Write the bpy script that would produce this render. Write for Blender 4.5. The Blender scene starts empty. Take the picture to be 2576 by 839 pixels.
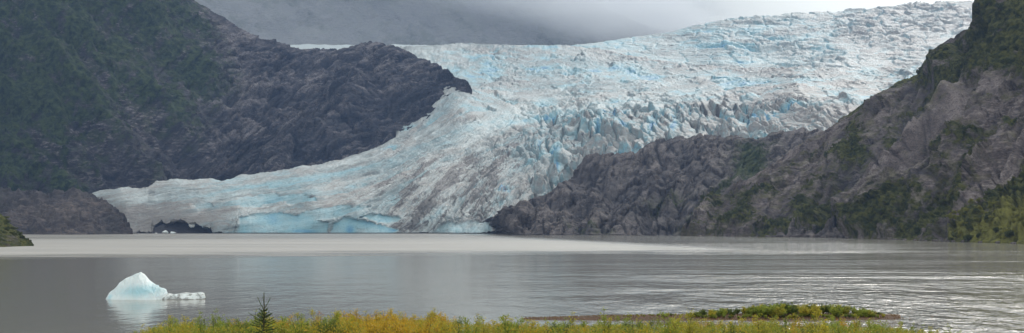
import bpy, math, random
import numpy as np
from mathutils import Vector, Matrix

random.seed(11)
rng = np.random.default_rng(11)
C = bpy.context.scene.collection
PI = math.pi

# ------------------------------------------------------------------ layout frame
# survey frame: bearings measured on a 2576-wide sheet, distance D in metres
F, CX, HY, CAMZ = 3034.0, 1288.0, 569.0, 15.0
def X_of(px, D): return (px - CX) / F * D
def Z_of(py, D): return CAMZ - (py - HY) / F * D
def pt(px, py, D): return (X_of(px, D), D, Z_of(py, D))
def shore_D(py): return F * CAMZ / (py - HY)

# ------------------------------------------------------------------ noise
_P = rng.permutation(256); _P = np.concatenate([_P, _P, _P])
_G = rng.normal(size=(256, 3)); _G /= np.linalg.norm(_G, axis=1)[:, None]
def pn(x, y, z=0.0, seed=0):
    x = np.asarray(x, float) + seed * 17.31; y = np.asarray(y, float) + seed * 5.77; z = np.asarray(z, float) + seed * 3.19
    x, y, z = np.broadcast_arrays(x, y, z)
    xi = np.floor(x).astype(int); yi = np.floor(y).astype(int); zi = np.floor(z).astype(int)
    xf, yf, zf = x - xi, y - yi, z - zi
    xi &= 255; yi &= 255; zi &= 255
    u = xf**3 * (xf * (xf * 6 - 15) + 10); v = yf**3 * (yf * (yf * 6 - 15) + 10); w = zf**3 * (zf * (zf * 6 - 15) + 10)
    def g(a, b, c):
        h = _P[_P[_P[xi + a] + yi + b] + zi + c] & 255
        G = _G[h]
        return G[..., 0] * (xf - a) + G[..., 1] * (yf - b) + G[..., 2] * (zf - c)
    x00 = g(0, 0, 0) * (1 - u) + g(1, 0, 0) * u; x10 = g(0, 1, 0) * (1 - u) + g(1, 1, 0) * u
    x01 = g(0, 0, 1) * (1 - u) + g(1, 0, 1) * u; x11 = g(0, 1, 1) * (1 - u) + g(1, 1, 1) * u
    return ((x00 * (1 - v) + x10 * v) * (1 - w) + (x01 * (1 - v) + x11 * v) * w) * 1.5
def fbm(x, y, z=0.0, o=4, seed=0, gain=0.5):
    t = 0; a = 1; s = 0
    for k in range(o):
        t = t + a * pn(x * 2**k, y * 2**k, z * 2**k, seed + k); s += a; a *= gain
    return t / s
def ridged(x, y, z=0.0, o=4, seed=0, gain=0.5):
    t = 0; a = 1; s = 0
    for k in range(o):
        t = t + a * (1 - np.abs(pn(x * 2**k, y * 2**k, z * 2**k, seed + k)) * 1.8); s += a; a *= gain
    return np.clip(t / s, -0.3, 1)
def worley(x, y, seed=0):
    xi = np.floor(x).astype(int); yi = np.floor(y).astype(int)
    f1 = np.full(x.shape, 9.0); f2 = np.full(x.shape, 9.0); cid = np.zeros(x.shape)
    for a in (-1, 0, 1):
        for b in (-1, 0, 1):
            h = _P[_P[(xi + a + seed * 7) & 255] + ((yi + b + seed * 13) & 255)]
            h2 = _P[h + 91]
            d = np.hypot(xi + a + h / 255.0 - x, yi + b + h2 / 255.0 - y)
            c = d < f1
            f2 = np.where(c, f1, np.minimum(f2, d)); cid = np.where(c, _P[h + 33] / 255.0, cid); f1 = np.where(c, d, f1)
    return f1, f2, cid
def facets(x, y, seed=0):
    """cells with a tilted flat top each: gap distance, height offset, cell value"""
    xi = np.floor(x).astype(int); yi = np.floor(y).astype(int)
    f1 = np.full(x.shape, 9.0); f2 = np.full(x.shape, 9.0); cid = np.zeros(x.shape); tilt = np.zeros(x.shape)
    for a in (-1, 0, 1):
        for b in (-1, 0, 1):
            h = _P[_P[(xi + a + seed * 7) & 255] + ((yi + b + seed * 13) & 255)]
            h2 = _P[h + 91]; ddx = x - (xi + a + h / 255.0); ddy = y - (yi + b + h2 / 255.0)
            d = np.maximum(np.abs(ddx) * 1.15, np.abs(ddy)) * 0.55 + 0.45 * np.hypot(ddx, ddy)
            c = d < f1
            f2 = np.where(c, f1, np.minimum(f2, d)); cid = np.where(c, _P[h + 33] / 255.0, cid)
            tilt = np.where(c, ddx * (_P[h + 57] / 127.5 - 1) + ddy * (_P[h + 140] / 255.0 * 1.2 - 0.1), tilt); f1 = np.where(c, d, f1)
    return f2 - f1, tilt, cid
def sst(a, b, x): t = np.clip((x - a) / (b - a), 0, 1); return t * t * (3 - 2 * t)
def blob(px, py, cx, cy, rx, ry, ang=0.0):
    c, s = math.cos(ang), math.sin(ang); dx, dy = px - cx, py - cy
    return np.exp(-(((dx * c + dy * s) / rx)**2 + ((-dx * s + dy * c) / ry)**2))
def curve(pts):
    a = np.array(pts, float)
    return lambda x: np.interp(x, a[:, 0], a[:, 1])
def line_d(px, py, pts):                       # distance to a polyline
    best = np.full(np.shape(px), 1e9)
    for (x0, y0), (x1, y1) in zip(pts[:-1], pts[1:]):
        dx, dy = x1 - x0, y1 - y0
        t = np.clip(((px - x0) * dx + (py - y0) * dy) / (dx * dx + dy * dy), 0, 1)
        best = np.minimum(best, np.hypot(px - x0 - t * dx, py - y0 - t * dy))
    return best
def inside(px, py, poly):
    r = np.zeros(np.shape(px), bool); n = len(poly)
    for i in range(n):
        (x0, y0), (x1, y1) = poly[i], poly[(i + 1) % n]
        c = ((y0 > py) != (y1 > py)) & (px < (x1 - x0) * (py - y0) / ((y1 - y0) or 1e-9) + x0)
        r ^= c
    return r
def soft_poly(px, py, poly, w):                # 1 inside, fading over w at the rim
    d = line_d(px, py, list(poly) + [poly[0]])
    return np.where(inside(px, py, poly), sst(-w, w, d), sst(-w, w, -d))
def tps(ctrl, lam=1e-4):
    a = np.array(ctrl, float); xy = a[:, :2] / 500.0; v = a[:, 2]; n = len(a)
    def k(r2): return 0.5 * r2 * np.log(r2 + 1e-12)
    d2 = ((xy[:, None] - xy[None])**2).sum(-1)
    A = np.zeros((n + 3, n + 3)); A[:n, :n] = k(d2) + lam * np.eye(n)
    A[:n, n] = 1; A[:n, n + 1:] = xy; A[n, :n] = 1; A[n + 1:, :n] = xy.T
    w = np.linalg.solve(A, np.concatenate([v, [0, 0, 0]]))
    def f(px, py):
        X, Y = px / 500.0, py / 500.0
        r = w[n] + w[n + 1] * X + w[n + 2] * Y
        for i in range(n):
            r = r + w[i] * k((X - xy[i, 0])**2 + (Y - xy[i, 1])**2)
        return r
    return f

# ------------------------------------------------------------------ mesh helpers
def tag(o, label=None, cat=None, group=None, kind=None):
    if label: o['label'] = label
    if cat: o['category'] = cat
    if group: o['group'] = group
    if kind: o['kind'] = kind
    return o
def mesh_from(name, V, Q, mat, parent=None, masks=None, smooth=True, mats=None):
    V = np.asarray(V, np.float32).reshape(-1, 3); Q = np.asarray(Q, np.int32)
    k = Q.shape[1]; me = bpy.data.meshes.new(name)
    me.vertices.add(len(V)); me.vertices.foreach_set('co', V.ravel())
    me.loops.add(Q.size); me.loops.foreach_set('vertex_index', Q.ravel())
    me.polygons.add(len(Q)); me.polygons.foreach_set('loop_start', np.arange(len(Q), dtype=np.int32) * k)
    me.polygons.foreach_set('loop_total', np.full(len(Q), k, np.int32))
    me.polygons.foreach_set('use_smooth', np.full(len(Q), smooth, bool))
    me.update(calc_edges=True); me.validate()
    if masks is not None:
        at = me.color_attributes.new('masks', 'FLOAT_COLOR', 'POINT')
        m = np.ones((len(V), 4), np.float32); m[:, :masks.shape[-1]] = masks.reshape(len(V), -1)
        at.data.foreach_set('color', m.ravel())
    me.materials.append(mat)
    o = bpy.data.objects.new(name, me); C.objects.link(o)
    if parent: o.parent = parent
    return o
def grid_quads(nr, nc):
    i = np.arange(nr * nc).reshape(nr, nc)
    return np.stack([i[:-1, :-1], i[:-1, 1:], i[1:, 1:], i[1:, :-1]], -1).reshape(-1, 4)
def normals(P):
    du = np.gradient(P, axis=1); dv = np.gradient(P, axis=0)
    n = np.cross(du, dv); n /= np.linalg.norm(n, axis=-1, keepdims=True) + 1e-9
    n = np.where((n[..., 1:2] > 0), -n, n)
    return n
def patch(x0, x1, sx, bottom, top, nv, Df, vexp=1.0):
    xs = np.arange(x0, x1 + sx, sx, dtype=float)
    v = np.linspace(0, 1, nv)[:, None]**vexp
    b, t = bottom(xs)[None], top(xs)[None]
    PX = np.broadcast_to(xs[None], (nv, len(xs))).copy(); PY = b + (t - b) * v
    D = Df(PX, PY)
    P = np.stack([X_of(PX, D), D, Z_of(PY, D)], -1)
    return PX, PY, D, P
def patch_rows(x0, x1, sx, curves, counts, Df):
    xs = np.arange(x0, x1 + sx, sx, dtype=float); C_ = [c(xs) for c in curves]; rows = []
    for i, n in enumerate(counts):
        v = np.linspace(0, 1, n, endpoint=(i == len(counts) - 1))[:, None]
        rows.append(C_[i][None] + (C_[i + 1] - C_[i])[None] * v)
    PY = np.concatenate(rows); PX = np.broadcast_to(xs[None], PY.shape).copy()
    D = Df(PX, PY)
    return PX, PY, D, np.stack([X_of(PX, D), D, Z_of(PY, D)], -1)
def close_up(P, masks, back, skirt=14.0):
    """rows below the foot and rows running down behind the crest, so the land has a far side"""
    rows, m = [], []
    r = P[0].copy(); r[:, 2] -= skirt; r[:, 1] += 2; rows.append(r); m.append(masks[0])
    front = [np.stack(rows), P]
    tail, mt = [], []
    for dy, dz in back:
        r = P[-1].copy(); r[:, 1] += dy; r[:, 0] *= (1 + dy / np.maximum(P[-1][:, 1], 1)); r[:, 2] += dz; tail.append(r); mt.append(masks[-1])
    return np.concatenate(front + [np.stack(tail)]), np.concatenate([np.stack(m), masks, np.stack(mt)])
def joints(s, a, w, ln, seed, thin=0.07):
    v = np.abs(pn(s / w, a / ln, 0.3, seed)); k = sst(-0.05, 0.3, pn(s / (w * 3.1), a / (ln * 0.8), 0.7, seed + 1))
    return np.exp(-(v / thin)**2) * k
def crest_calm(n, lo=0.4):
    v = np.linspace(0, 1, n)[:, None]; return 1 - (1 - lo) * sst(0.90, 0.985, v)
def land(name, P, masks, mat, back, skirt=14.0, parent=None):
    A, M = close_up(P, masks, back, skirt)
    return mesh_from(name, A, grid_quads(A.shape[0], A.shape[1]), mat, parent, M)
BACK = [(60, -12), (180, -60), (420, -190), (800, -420), (1300, -800)]

# ------------------------------------------------------------------ node helpers
def new_mat(name):
    m = bpy.data.materials.new(name); m.use_nodes = True
    nt = m.node_tree; nt.nodes.clear()
    return m, nt
class NT:
    def __init__(s, nt): s.nt = nt
    def n(s, typ, **kw):
        nd = s.nt.nodes.new(typ)
        for k, v in kw.items():
            if k.startswith('i_'):
                key = k[2:]; nd.inputs[int(key) if key.isdigit() else key.replace('_', ' ')].default_value = v
            else: setattr(nd, k, v)
        return nd
    def l(s, a, b): s.nt.links.new(a, b)
    def put(s, sock, v):
        if isinstance(v, (int, float)): sock.default_value = v
        elif isinstance(v, (tuple, list)): sock.default_value = tuple(v) + ((1,) if len(v) == 3 and len(sock.default_value) == 4 else ())
        else: s.l(v, sock)
    def math(s, op, a, b=0.0, clamp=False):
        m = s.n('ShaderNodeMath', operation=op, use_clamp=clamp); s.put(m.inputs[0], a); s.put(m.inputs[1], b); return m.outputs[0]
    def mix(s, f, a, b, blend='MIX'):
        m = s.n('ShaderNodeMix', data_type='RGBA', blend_type=blend)
        s.put(m.inputs[0], f); s.put(m.inputs[6], a); s.put(m.inputs[7], b); return m.outputs[2]
    def mixf(s, f, a, b):
        m = s.n('ShaderNodeMix', data_type='FLOAT'); s.put(m.inputs[0], f); s.put(m.inputs[2], a); s.put(m.inputs[3], b); return m.outputs[0]
    def ramp(s, f, a, b, va=0.0, vb=1.0, smooth=True):
        m = s.n('ShaderNodeMapRange', interpolation_type='SMOOTHSTEP' if smooth else 'LINEAR', clamp=True)
        s.put(m.inputs[0], f); m.inputs[1].default_value = a; m.inputs[2].default_value = b; m.inputs[3].default_value = va; m.inputs[4].default_value = vb
        return m.outputs[0]
    def noise(s, vec, scale, detail=4, rough=0.55, dist=0.0):
        m = s.n('ShaderNodeTexNoise'); s.l(vec, m.inputs['Vector']); m.inputs['Scale'].default_value = scale
        m.inputs['Detail'].default_value = detail; m.inputs['Roughness'].default_value = rough; m.inputs['Distortion'].default_value = dist
        return m.outputs['Fac']
    def coord(s, scale=(1, 1, 1), rot=(0, 0, 0)):
        c = s.n('ShaderNodeTexCoord'); mp = s.n('ShaderNodeMapping'); s.l(c.outputs['Object'], mp.inputs[0])
        mp.inputs['Scale'].default_value = scale; mp.inputs['Rotation'].default_value = rot
        return mp.outputs[0]
    def masks(s):
        a = s.n('ShaderNodeAttribute', attribute_name='masks'); sp = s.n('ShaderNodeSeparateColor'); s.l(a.outputs['Color'], sp.inputs[0])
        return sp.outputs[0], sp.outputs[1], sp.outputs[2]
    def out(s, bsdf): o = s.n('ShaderNodeOutputMaterial'); s.l(bsdf, o.inputs['Surface'])
    def bump(s, h, dist, strength=1.0, normal=None):
        b = s.n('ShaderNodeBump'); s.l(h, b.inputs['Height']); b.inputs['Distance'].default_value = dist; b.inputs['Strength'].default_value = strength
        if normal: s.l(normal, b.inputs['Normal'])
        return b.outputs[0]

def rock_material(name, rock_a, rock_b, light, veg_a, veg_b, rock_dark, size=1.0, bump=3.0, tilt=0.5):
    """bare foliated bedrock with pale streaks (G), a darker tone in joints, hollows and patches (B) and low scrub (R)"""
    m, nt = new_mat(name); t = NT(nt)
    veg, pale, darker = t.masks()
    co = t.coord((1, 1, 1)); st = t.coord((1, 1, 3.5), (0, tilt, 0))
    n1 = t.noise(co, 0.012 / size, 6, 0.62); n2 = t.noise(st, 0.05 / size, 6, 0.68, 0.05); n3 = t.noise(co, 0.25 / size, 4, 0.65)
    n4 = t.noise(st, 0.55 / size, 4, 0.7)
    rock = t.mix(t.ramp(n1, 0.35, 0.68), rock_a, rock_b)
    rock = t.mix(t.ramp(t.math('ADD', t.math('MULTIPLY', n3, 0.5), t.math('MULTIPLY', n4, 0.5)), 0.40, 0.60, 0.75, 0.0), rock, rock_dark)
    nl = t.noise(co, 0.006 / size, 3, 0.5)
    rock = t.mix(t.math('MULTIPLY', t.ramp(n2, 0.48, 0.66), t.ramp(nl, 0.40, 0.62, 0.15, 0.85)), rock, light)
    rock = t.mix(t.math('MULTIPLY', pale, t.ramp(n3, 0.3, 0.65)), rock, light)
    rock = t.mix(t.math('MULTIPLY', darker, t.ramp(n2, 0.35, 0.6, 0.35, 1.0)), rock, rock_dark)
    moss = t.math('MULTIPLY', t.ramp(t.noise(co, 0.03 / size, 5, 0.65), 0.42, 0.66, 0.0, 0.5), t.ramp(veg, 0.02, 0.35))
    rock = t.mix(moss, rock, veg_b)
    vn = t.noise(co, 0.07 / size, 6, 0.7)
    vcol = t.mix(t.ramp(vn, 0.38, 0.64), veg_a, veg_b)
    bright_veg = t.math('SUBTRACT', 1.0, t.n('ShaderNodeAttribute', attribute_name='masks').outputs['Alpha'])
    vcol = t.mix(t.math('MULTIPLY', bright_veg, t.ramp(vn, 0.3, 0.6, 0.35, 1.0)), vcol, (0.215, 0.205, 0.055))  # yellow-green scrub colour where mask alpha is low
    f = t.ramp(t.math('ADD', veg, t.math('MULTIPLY', t.math('SUBTRACT', t.noise(co, 0.045 / size, 8, 0.72), 0.5), 1.5)), 0.34, 0.62)
    col = t.mix(f, rock, vcol)
    h = t.math('ADD', t.math('MULTIPLY', n2, 1.8), t.math('MULTIPLY', n3, 0.9))
    h = t.math('ADD', h, t.math('MULTIPLY', t.math('MULTIPLY', f, t.noise(co, 0.2 / size, 4, 0.7)), 1.0))
    b = t.n('ShaderNodeBsdfPrincipled'); t.l(col, b.inputs['Base Color'])
    t.l(t.mixf(f, 0.8, 0.95), b.inputs['Roughness']); b.inputs['Specular IOR Level'].default_value = 0.12
    t.l(t.bump(h, bump * size), b.inputs['Normal']); t.out(b.outputs[0])
    return m

def ice_material():
    m, nt = new_mat('glacier_ice'); t = NT(nt)
    blue, dirt, tan = t.masks(); brt = t.n('ShaderNodeAttribute', attribute_name='masks').outputs['Alpha']
    co = t.coord(); fl = t.coord((1, 0.35, 1.4), (0, 0.35, 0))
    n1 = t.noise(fl, 0.045, 6, 0.68, 0.5); n2 = t.noise(co, 0.16, 5, 0.7); n3 = t.noise(co, 0.012, 4, 0.6)
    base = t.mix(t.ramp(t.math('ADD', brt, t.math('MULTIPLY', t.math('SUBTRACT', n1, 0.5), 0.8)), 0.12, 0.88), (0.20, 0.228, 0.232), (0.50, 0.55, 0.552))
    base = t.mix(t.ramp(t.math('ADD', tan, t.math('MULTIPLY', t.math('SUBTRACT', n2, 0.5), 1.1)), 0.25, 0.95, 0.0, 0.85), base, (0.285, 0.252, 0.235))
    bl = t.mix(t.ramp(blue, 0.55, 1.15), (0.25, 0.47, 0.54), (0.055, 0.22, 0.42))
    col = t.mix(t.ramp(t.math('ADD', blue, t.math('MULTIPLY', t.math('SUBTRACT', n1, 0.5), 0.7)), 0.05, 0.85, 0.0, 0.95), base, bl)
    d = t.ramp(t.math('ADD', dirt, t.math('MULTIPLY', t.math('SUBTRACT', n2, 0.5), 0.9)), 0.38, 0.72, 0.0, 0.88)
    col = t.mix(d, col, (0.085, 0.08, 0.08))
    b = t.n('ShaderNodeBsdfPrincipled'); t.l(col, b.inputs['Base Color'])
    b.inputs['Roughness'].default_value = 0.5; b.inputs['Specular IOR Level'].default_value = 0.3
    h = t.math('ADD', t.math('MULTIPLY', n1, 1.0), t.math('MULTIPLY', n2, 0.5))
    t.l(t.bump(h, 5.0), b.inputs['Normal']); t.out(b.outputs[0])
    return m

M_LEFT = rock_material('shaded_schist_with_scrub', (0.046, 0.041, 0.048), (0.102, 0.090, 0.097), (0.31, 0.275, 0.275), (0.019, 0.032, 0.019), (0.074, 0.100, 0.038), (0.018, 0.019, 0.030), 1.0, 5.0, -0.5)
M_HEAD = rock_material('polished_grey_bedrock', (0.064, 0.054, 0.053), (0.122, 0.102, 0.098), (0.25, 0.215, 0.205), (0.030, 0.048, 0.016), (0.075, 0.085, 0.030), (0.035, 0.033, 0.040), 0.8, 4.0, 0.35)
M_RIGHT = rock_material('brown_bedrock_with_brush', (0.098, 0.075, 0.071), (0.175, 0.140, 0.133), (0.32, 0.27, 0.26), (0.028, 0.036, 0.014), (0.12, 0.118, 0.036), (0.05, 0.046, 0.055), 0.55, 3.0, 0.6)
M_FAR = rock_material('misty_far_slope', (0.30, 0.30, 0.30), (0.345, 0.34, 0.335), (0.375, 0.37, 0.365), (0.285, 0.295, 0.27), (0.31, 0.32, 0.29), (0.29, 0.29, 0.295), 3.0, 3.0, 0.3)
M_MOR = rock_material('brown_moraine', (0.050, 0.040, 0.041), (0.098, 0.074, 0.068), (0.20, 0.16, 0.14), (0.03, 0.04, 0.02), (0.06, 0.06, 0.03), (0.05, 0.046, 0.05), 0.7, 4.0, 0.2)
M_NEAR = rock_material('mossy_bluff', (0.085, 0.072, 0.055), (0.16, 0.13, 0.09), (0.26, 0.24, 0.19), (0.04, 0.055, 0.018), (0.115, 0.11, 0.035), (0.05, 0.045, 0.04), 0.35, 2.0, 0.4)
M_RUB = rock_material('dark_rubble', (0.085, 0.078, 0.082), (0.15, 0.14, 0.145), (0.15, 0.14, 0.145), (0.03, 0.03, 0.03), (0.05, 0.05, 0.05), (0.02, 0.02, 0.025), 0.25, 2.0, 0.1)
M_ICE = ice_material()

# ------------------------------------------------------------------ left mountain and its rock shoulder
def build_left():
    top = curve([(-260, -300), (0, -330), (250, -260), (400, -120), (490, 0), (560, 42), (620, 85), (700, 105), (760, 127), (800, 123), (850, 127), (895, 116), (930, 108), (975, 112), (1000, 120), (1050, 145), (1100, 166), (1140, 190), (1170, 205), (1186, 225)])
    bot = curve([(-260, 600), (320, 600), (390, 530), (600, 495), (800, 465), (900, 440), (1000, 395), (1060, 365), (1105, 320), (1150, 268), (1170, 240), (1186, 232)])
    Df = tps([(-250, 590, 2400), (0, 590, 2420), (150, 590, 2520), (235, 490, 2690), (235, 560, 2620), (390, 462, 2780), (390, 520, 2700), (600, 450, 3000), (800, 420, 3250), (900, 395, 3350), (1000, 350, 3500), (1060, 320, 3580), (1105, 285, 3660), (1150, 245, 3740), (1170, 205, 3870), (1140, 190, 3980), (1050, 145, 4120), (930, 108, 4270), (800, 123, 4270), (700, 105, 4180), (620, 85, 4080), (490, 0, 3980), (400, -120, 3930), (250, -260, 3900), (0, -320, 3600), (-250, -300, 3300), (0, 300, 2820), (0, 0, 3220), (300, 200, 3080), (300, 0, 3470), (500, 200, 3500), (700, 250, 3620), (900, 250, 3770), (600, 350, 3230), (1000, 220, 3830)])
    PX, PY, D, P = patch(-260, 1186, 2.4, bot, top, 420, Df)
    X, Y, Z = P[..., 0], P[..., 1], P[..., 2]
    N = normals(P)
    wob = fbm(PX / 190, PY / 190, 0, 2, 3) * 60
    massif = sst(640, 440, PX + 0.25 * (PY - 200))          # scrubbed massif versus bare shoulder
    # ribs and gullies falling to the right on the massif
    s1 = (PY - 0.92 * PX + wob) / 1.36
    a1 = (PX + 0.92 * PY) / 1.36
    ribs = ridged(s1 / 150, a1 / 900, 0, 3, 5) - 0.5
    ribs2 = ridged(s1 / 46, a1 / 260, 0.5, 3, 9) - 0.5
    rough = fbm(X / 60, Y / 60, Z / 60, 5, 12, 0.6)
    # foliation on the shoulder: lines climbing to the right
    s2 = (PY + 0.42 * PX + 0.55 * wob) / 1.08; a2 = (PX - 0.42 * PY) / 1.08
    fol = ridged(s2 / 34, a2 / 240, 0, 4, 21, 0.6) - 0.5
    fol2 = fbm(s2 / 9, a2 / 70, 0, 4, 27, 0.6)
    chute = np.exp(-(line_d(PX, PY, [(470, 225), (560, 262), (640, 300), (700, 345), (740, 400)]) / 9)**2)
    rib3 = np.exp(-(line_d(PX, PY, [(905, 225), (840, 300), (760, 350), (640, 430)]) / 34)**2)
    rib4 = np.exp(-(line_d(PX, PY, [(290, 0), (400, 110), (520, 220), (590, 262)]) / 40)**2)
    rib5 = np.exp(-(line_d(PX, PY, [(60, 60), (190, 190), (300, 330), (390, 430)]) / 40)**2)
    disp = massif * (84 * ribs + 26 * ribs2 + 60 * rib4 + 55 * rib5 + 22 * rough) + (1 - massif) * (10 * fol + 6 * fol2 * (0.3 + 1.4 * sst(-0.2, 0.4, wob / 90)) + 46 * rib3 + 18 * rough) - 18 * chute
    fg, ft, fc = facets(a2 / 62 + 0.35 * rough, s2 / 21 + 0.35 * rough, 31); fg2, ft2, fc2 = facets(a2 / 22 + 0.3 * rough, s2 / 8 + 0.3 * rough, 37)
    disp = disp + (1 - 0.7 * massif) * (26 * ft + 9 * fc + 8 * ft2 + 4 * fc2 - 5 * sst(0.12, 0, fg))
    jn = (1 - massif) * (joints(s2, a2, 26, 150, 331) + 0.8 * joints(a2, s2, 60, 90, 335))
    disp = (disp - 9 * jn) * crest_calm(PX.shape[0], 0.38)
    edge = sst(0, 0.06, np.linspace(0, 1, PX.shape[0]))[:, None]
    P = P + N * (disp * (0.35 + 0.65 * edge))[..., None]
    veg = massif * (0.50 + 0.6 * ribs + 0.30 * rib4 + 0.28 * rib5 + 0.85 * fbm(PX / 50, PY / 50, 0, 5, 31, 0.65)) + 0.30 * blob(PX, PY, 560, 190, 90, 60, 0.7) + 0.25 * blob(PX, PY, 60, 270, 120, 60) - 0.35 * blob(PX, PY, 330, 430, 260, 90) - 0.25 * blob(PX, PY, 590, 90, 70, 90)
    veg += 0.2 * blob(PX, PY, 30, 440, 60, 40)
    pale = (1 - massif) * (0.55 * sst(0.5, 0.95, 0.6 * fc + 0.5 * fc2 + 0.5 * fol2) + 0.5 * sst(0.1, 0.5, 0.5 * fol + 1.1 * fol2)) + 0.25 * massif * sst(0.15, 0.5, fol2) + 0.8 * blob(PX, PY, 560, 272, 60, 16, 0.25) * (fol2 + 0.6) + 0.35 * blob(PX, PY, 600, 150, 40, 110, -0.3) + 0.25 * blob(PX, PY, 930, 140, 60, 25)
    darker = 0.9 * jn + 0.6 * sst(0.05, -0.45, 0.6 * fol + fol2) + 0.55 * blob(PX, PY, 990, 300, 130, 70, -0.5) + 0.5 * blob(PX, PY, 640, 400, 260, 60, -0.2) + 0.6 * chute + 0.35 * blob(PX, PY, 1120, 215, 60, 40) + 0.4 * sst(0.1, -0.4, fol)
    mk = np.clip(np.stack([veg, pale, darker], -1), 0, 1)
    o = land('mountain', P, mk, M_LEFT, BACK)
    tag(o, 'steep dark mountainside with green scrub and a bare rock shoulder left of the glacier', 'mountain', kind='structure')
build_left()

# ------------------------------------------------------------------ glacier
glacier = bpy.data.objects.new('glacier', None); C.objects.link(glacier); glacier.location = (0, 0, 0)
tag(glacier, 'crevassed blue-white valley glacier winding down between rock walls into the lake', 'glacier')

def build_tongue():
    top = curve([(226, 497), (235, 491), (270, 484), (300, 478), (345, 476), (372, 477), (390, 462), (430, 458), (470, 459), (520, 455), (560, 456), (600, 449), (700, 434), (800, 419), (850, 408), (900, 394), (950, 372), (996, 350), (1004, 121), (1050, 119), (1120, 117), (1160, 111), (1185, 110), (1210, 115), (1300, 117), (1430, 117), (1500, 124), (1550, 135), (1640, 152), (1750, 167), (1850, 172), (1950, 174), (2200, 172), (2440, 163)])
    full = curve([(226, 500), (240, 510), (300, 570), (318, 587.3), (1250, 587.0), (1300, 560), (1400, 520), (1500, 450), (1600, 420), (1700, 390), (1850, 375), (2000, 365), (2150, 355), (2440, 300)])
    edge = curve([(226, 498), (235, 491.5), (270, 484.5), (300, 478.5), (345, 476.5), (372, 477.5), (390, 462.5), (430, 458.5), (470, 459.5), (520, 455.5), (560, 456.5), (600, 449.5), (700, 434.5), (800, 419.5), (850, 408.5), (900, 394.5), (950, 372.5), (1000, 349), (1060, 320), (1110, 283), (1170, 222), (1300, 205), (2440, 195)])
    midl = lambda x: full(x) - 0.30 * (full(x) - edge(x))
    bot = curve([(226, 500), (240, 510), (300, 570), (318, 587.3), (381, 587.3), (384, 572), (393, 563.8), (407, 559), (432, 561), (450, 556.5), (470, 561.5), (493, 563.8), (512, 569.5), (530, 579.7), (537, 587.0), (1250, 587.0), (1300, 560), (1400, 520), (1500, 450), (1600, 420), (1700, 390), (1850, 375), (2000, 365), (2150, 355), (2440, 300)])
    Df = tps([(226, 500, 2560), (260, 520, 2500), (300, 500, 2520), (330, 560, 2425), (390, 464, 2680), (450, 550, 2410), (400, 588, 2398), (600, 450, 2900), (600, 500, 2580), (600, 588, 2398), (600, 540, 2425), (800, 588, 2398), (780, 525, 2440), (900, 588, 2396), (900, 530, 2440), (1000, 588, 2394), (1100, 588, 2392), (1100, 540, 2450), (1240, 588, 2385), (1240, 545, 2450),
              (800, 420, 3160), (900, 395, 3270), (1000, 350, 3410), (1060, 320, 3490), (1105, 285, 3570), (1150, 245, 3680), (1165, 225, 3830), (1175, 205, 4050), (1140, 185, 4200), (1100, 166, 4290), (1050, 145, 4420), (1050, 230, 4080), (1000, 121, 4700), (1050, 118, 4750), (1200, 116, 4850), (1430, 116, 5000), (1550, 135, 5000), (1640, 152, 4950), (1750, 168, 4850), (1950, 174, 4750), (2200, 172, 4650), (2400, 165, 4500),
              (1300, 200, 4250), (1300, 300, 3520), (1200, 350, 3270), (1100, 400, 3020), (1000, 450, 2800), (1000, 520, 2520), (800, 480, 2680), (1150, 500, 2600), (1300, 450, 2850), (1350, 500, 2660), (1400, 480, 2770), (1500, 395, 3080), (1600, 300, 3500), (1700, 350, 3250), (2000, 330, 3320), (2000, 250, 3820), (2200, 240, 3930), (2300, 190, 4370), (1280, 540, 2480), (1500, 480, 2820), (1300, 600, 2380), (1700, 420, 3000), (2300, 300, 3550)], 3e-4)
    PX, PY, D, P = patch_rows(226, 2440, 1.9, [bot, midl, edge, top], [130, 270, 90], Df)
    X, Y, Z = P[..., 0], P[..., 1], P[..., 2]
    N = normals(P)
    # flow lines: constant psi along the ice stream
    st = []
    for val, pl in [(0.0, [(235, 490), (390, 462), (600, 449), (800, 419), (900, 394), (1000, 349), (1060, 319), (1105, 284), (1170, 222)]),
                    (0.8, [(330, 540), (500, 510), (700, 480), (850, 450), (1000, 405), (1130, 345), (1250, 300), (1450, 255), (1700, 225), (2000, 190)]),
                    (1.6, [(600, 550), (760, 520), (900, 485), (1030, 440), (1150, 385), (1260, 340), (1400, 300), (1600, 265), (1900, 225), (2250, 195)]),
                    (2.6, [(900, 580), (980, 530), (1060, 475), (1140, 425), (1230, 385), (1320, 345), (1450, 310), (1650, 290), (1950, 265), (2250, 230)]),
                    (3.6, [(1060, 585), (1110, 530), (1165, 475), (1230, 425), (1310, 380), (1400, 345), (1550, 320), (1750, 310), (2000, 300), (2200, 280)]),
                    (4.6, [(1180, 585), (1220, 540), (1270, 490), (1330, 440), (1390, 400), (1480, 365), (1600, 345), (1750, 340), (2000, 335)]),
                    (5.6, [(1260, 585), (1320, 525), (1400, 480), (1470, 420), (1600, 388), (1700, 370), (2000, 360)]),
                    (-0.6, [(1185, 200), (1300, 190), (1500, 180), (1700, 190)]), (-1.4, [(1030, 118), (1200, 116), (1430, 118), (1640, 152)])]:
        for a, b in pl: st.append((a, b, val))
    psi = tps(st, 5e-3)(PX, PY)
    warp = fbm(X / 90, Y / 140, 0, 3, 41)
    q = psi + 0.10 * warp
    streak = ridged(q * 6.5, X / 420, Y / 500, 4, 43, 0.62) - 0.5
    streak2 = ridged(q * 21, X / 150, Y / 190, 4, 47, 0.65) - 0.5
    # zones
    deb = sst(890, 1010, PX + 0.2 * (PY - 500)) * sst(1420, 1270, PX + 0.75 * (PY - 480)) * sst(350, 420, PY - 0.05 * (PX - 1200))
    sera = sst(1210, 1350, PX + 0.8 * (PY - 350)) * sst(250, 312, PY + 0.05 * (PX - 1400)) * sst(2350, 2050, PX) * (1 - 0.85 * deb)
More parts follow.
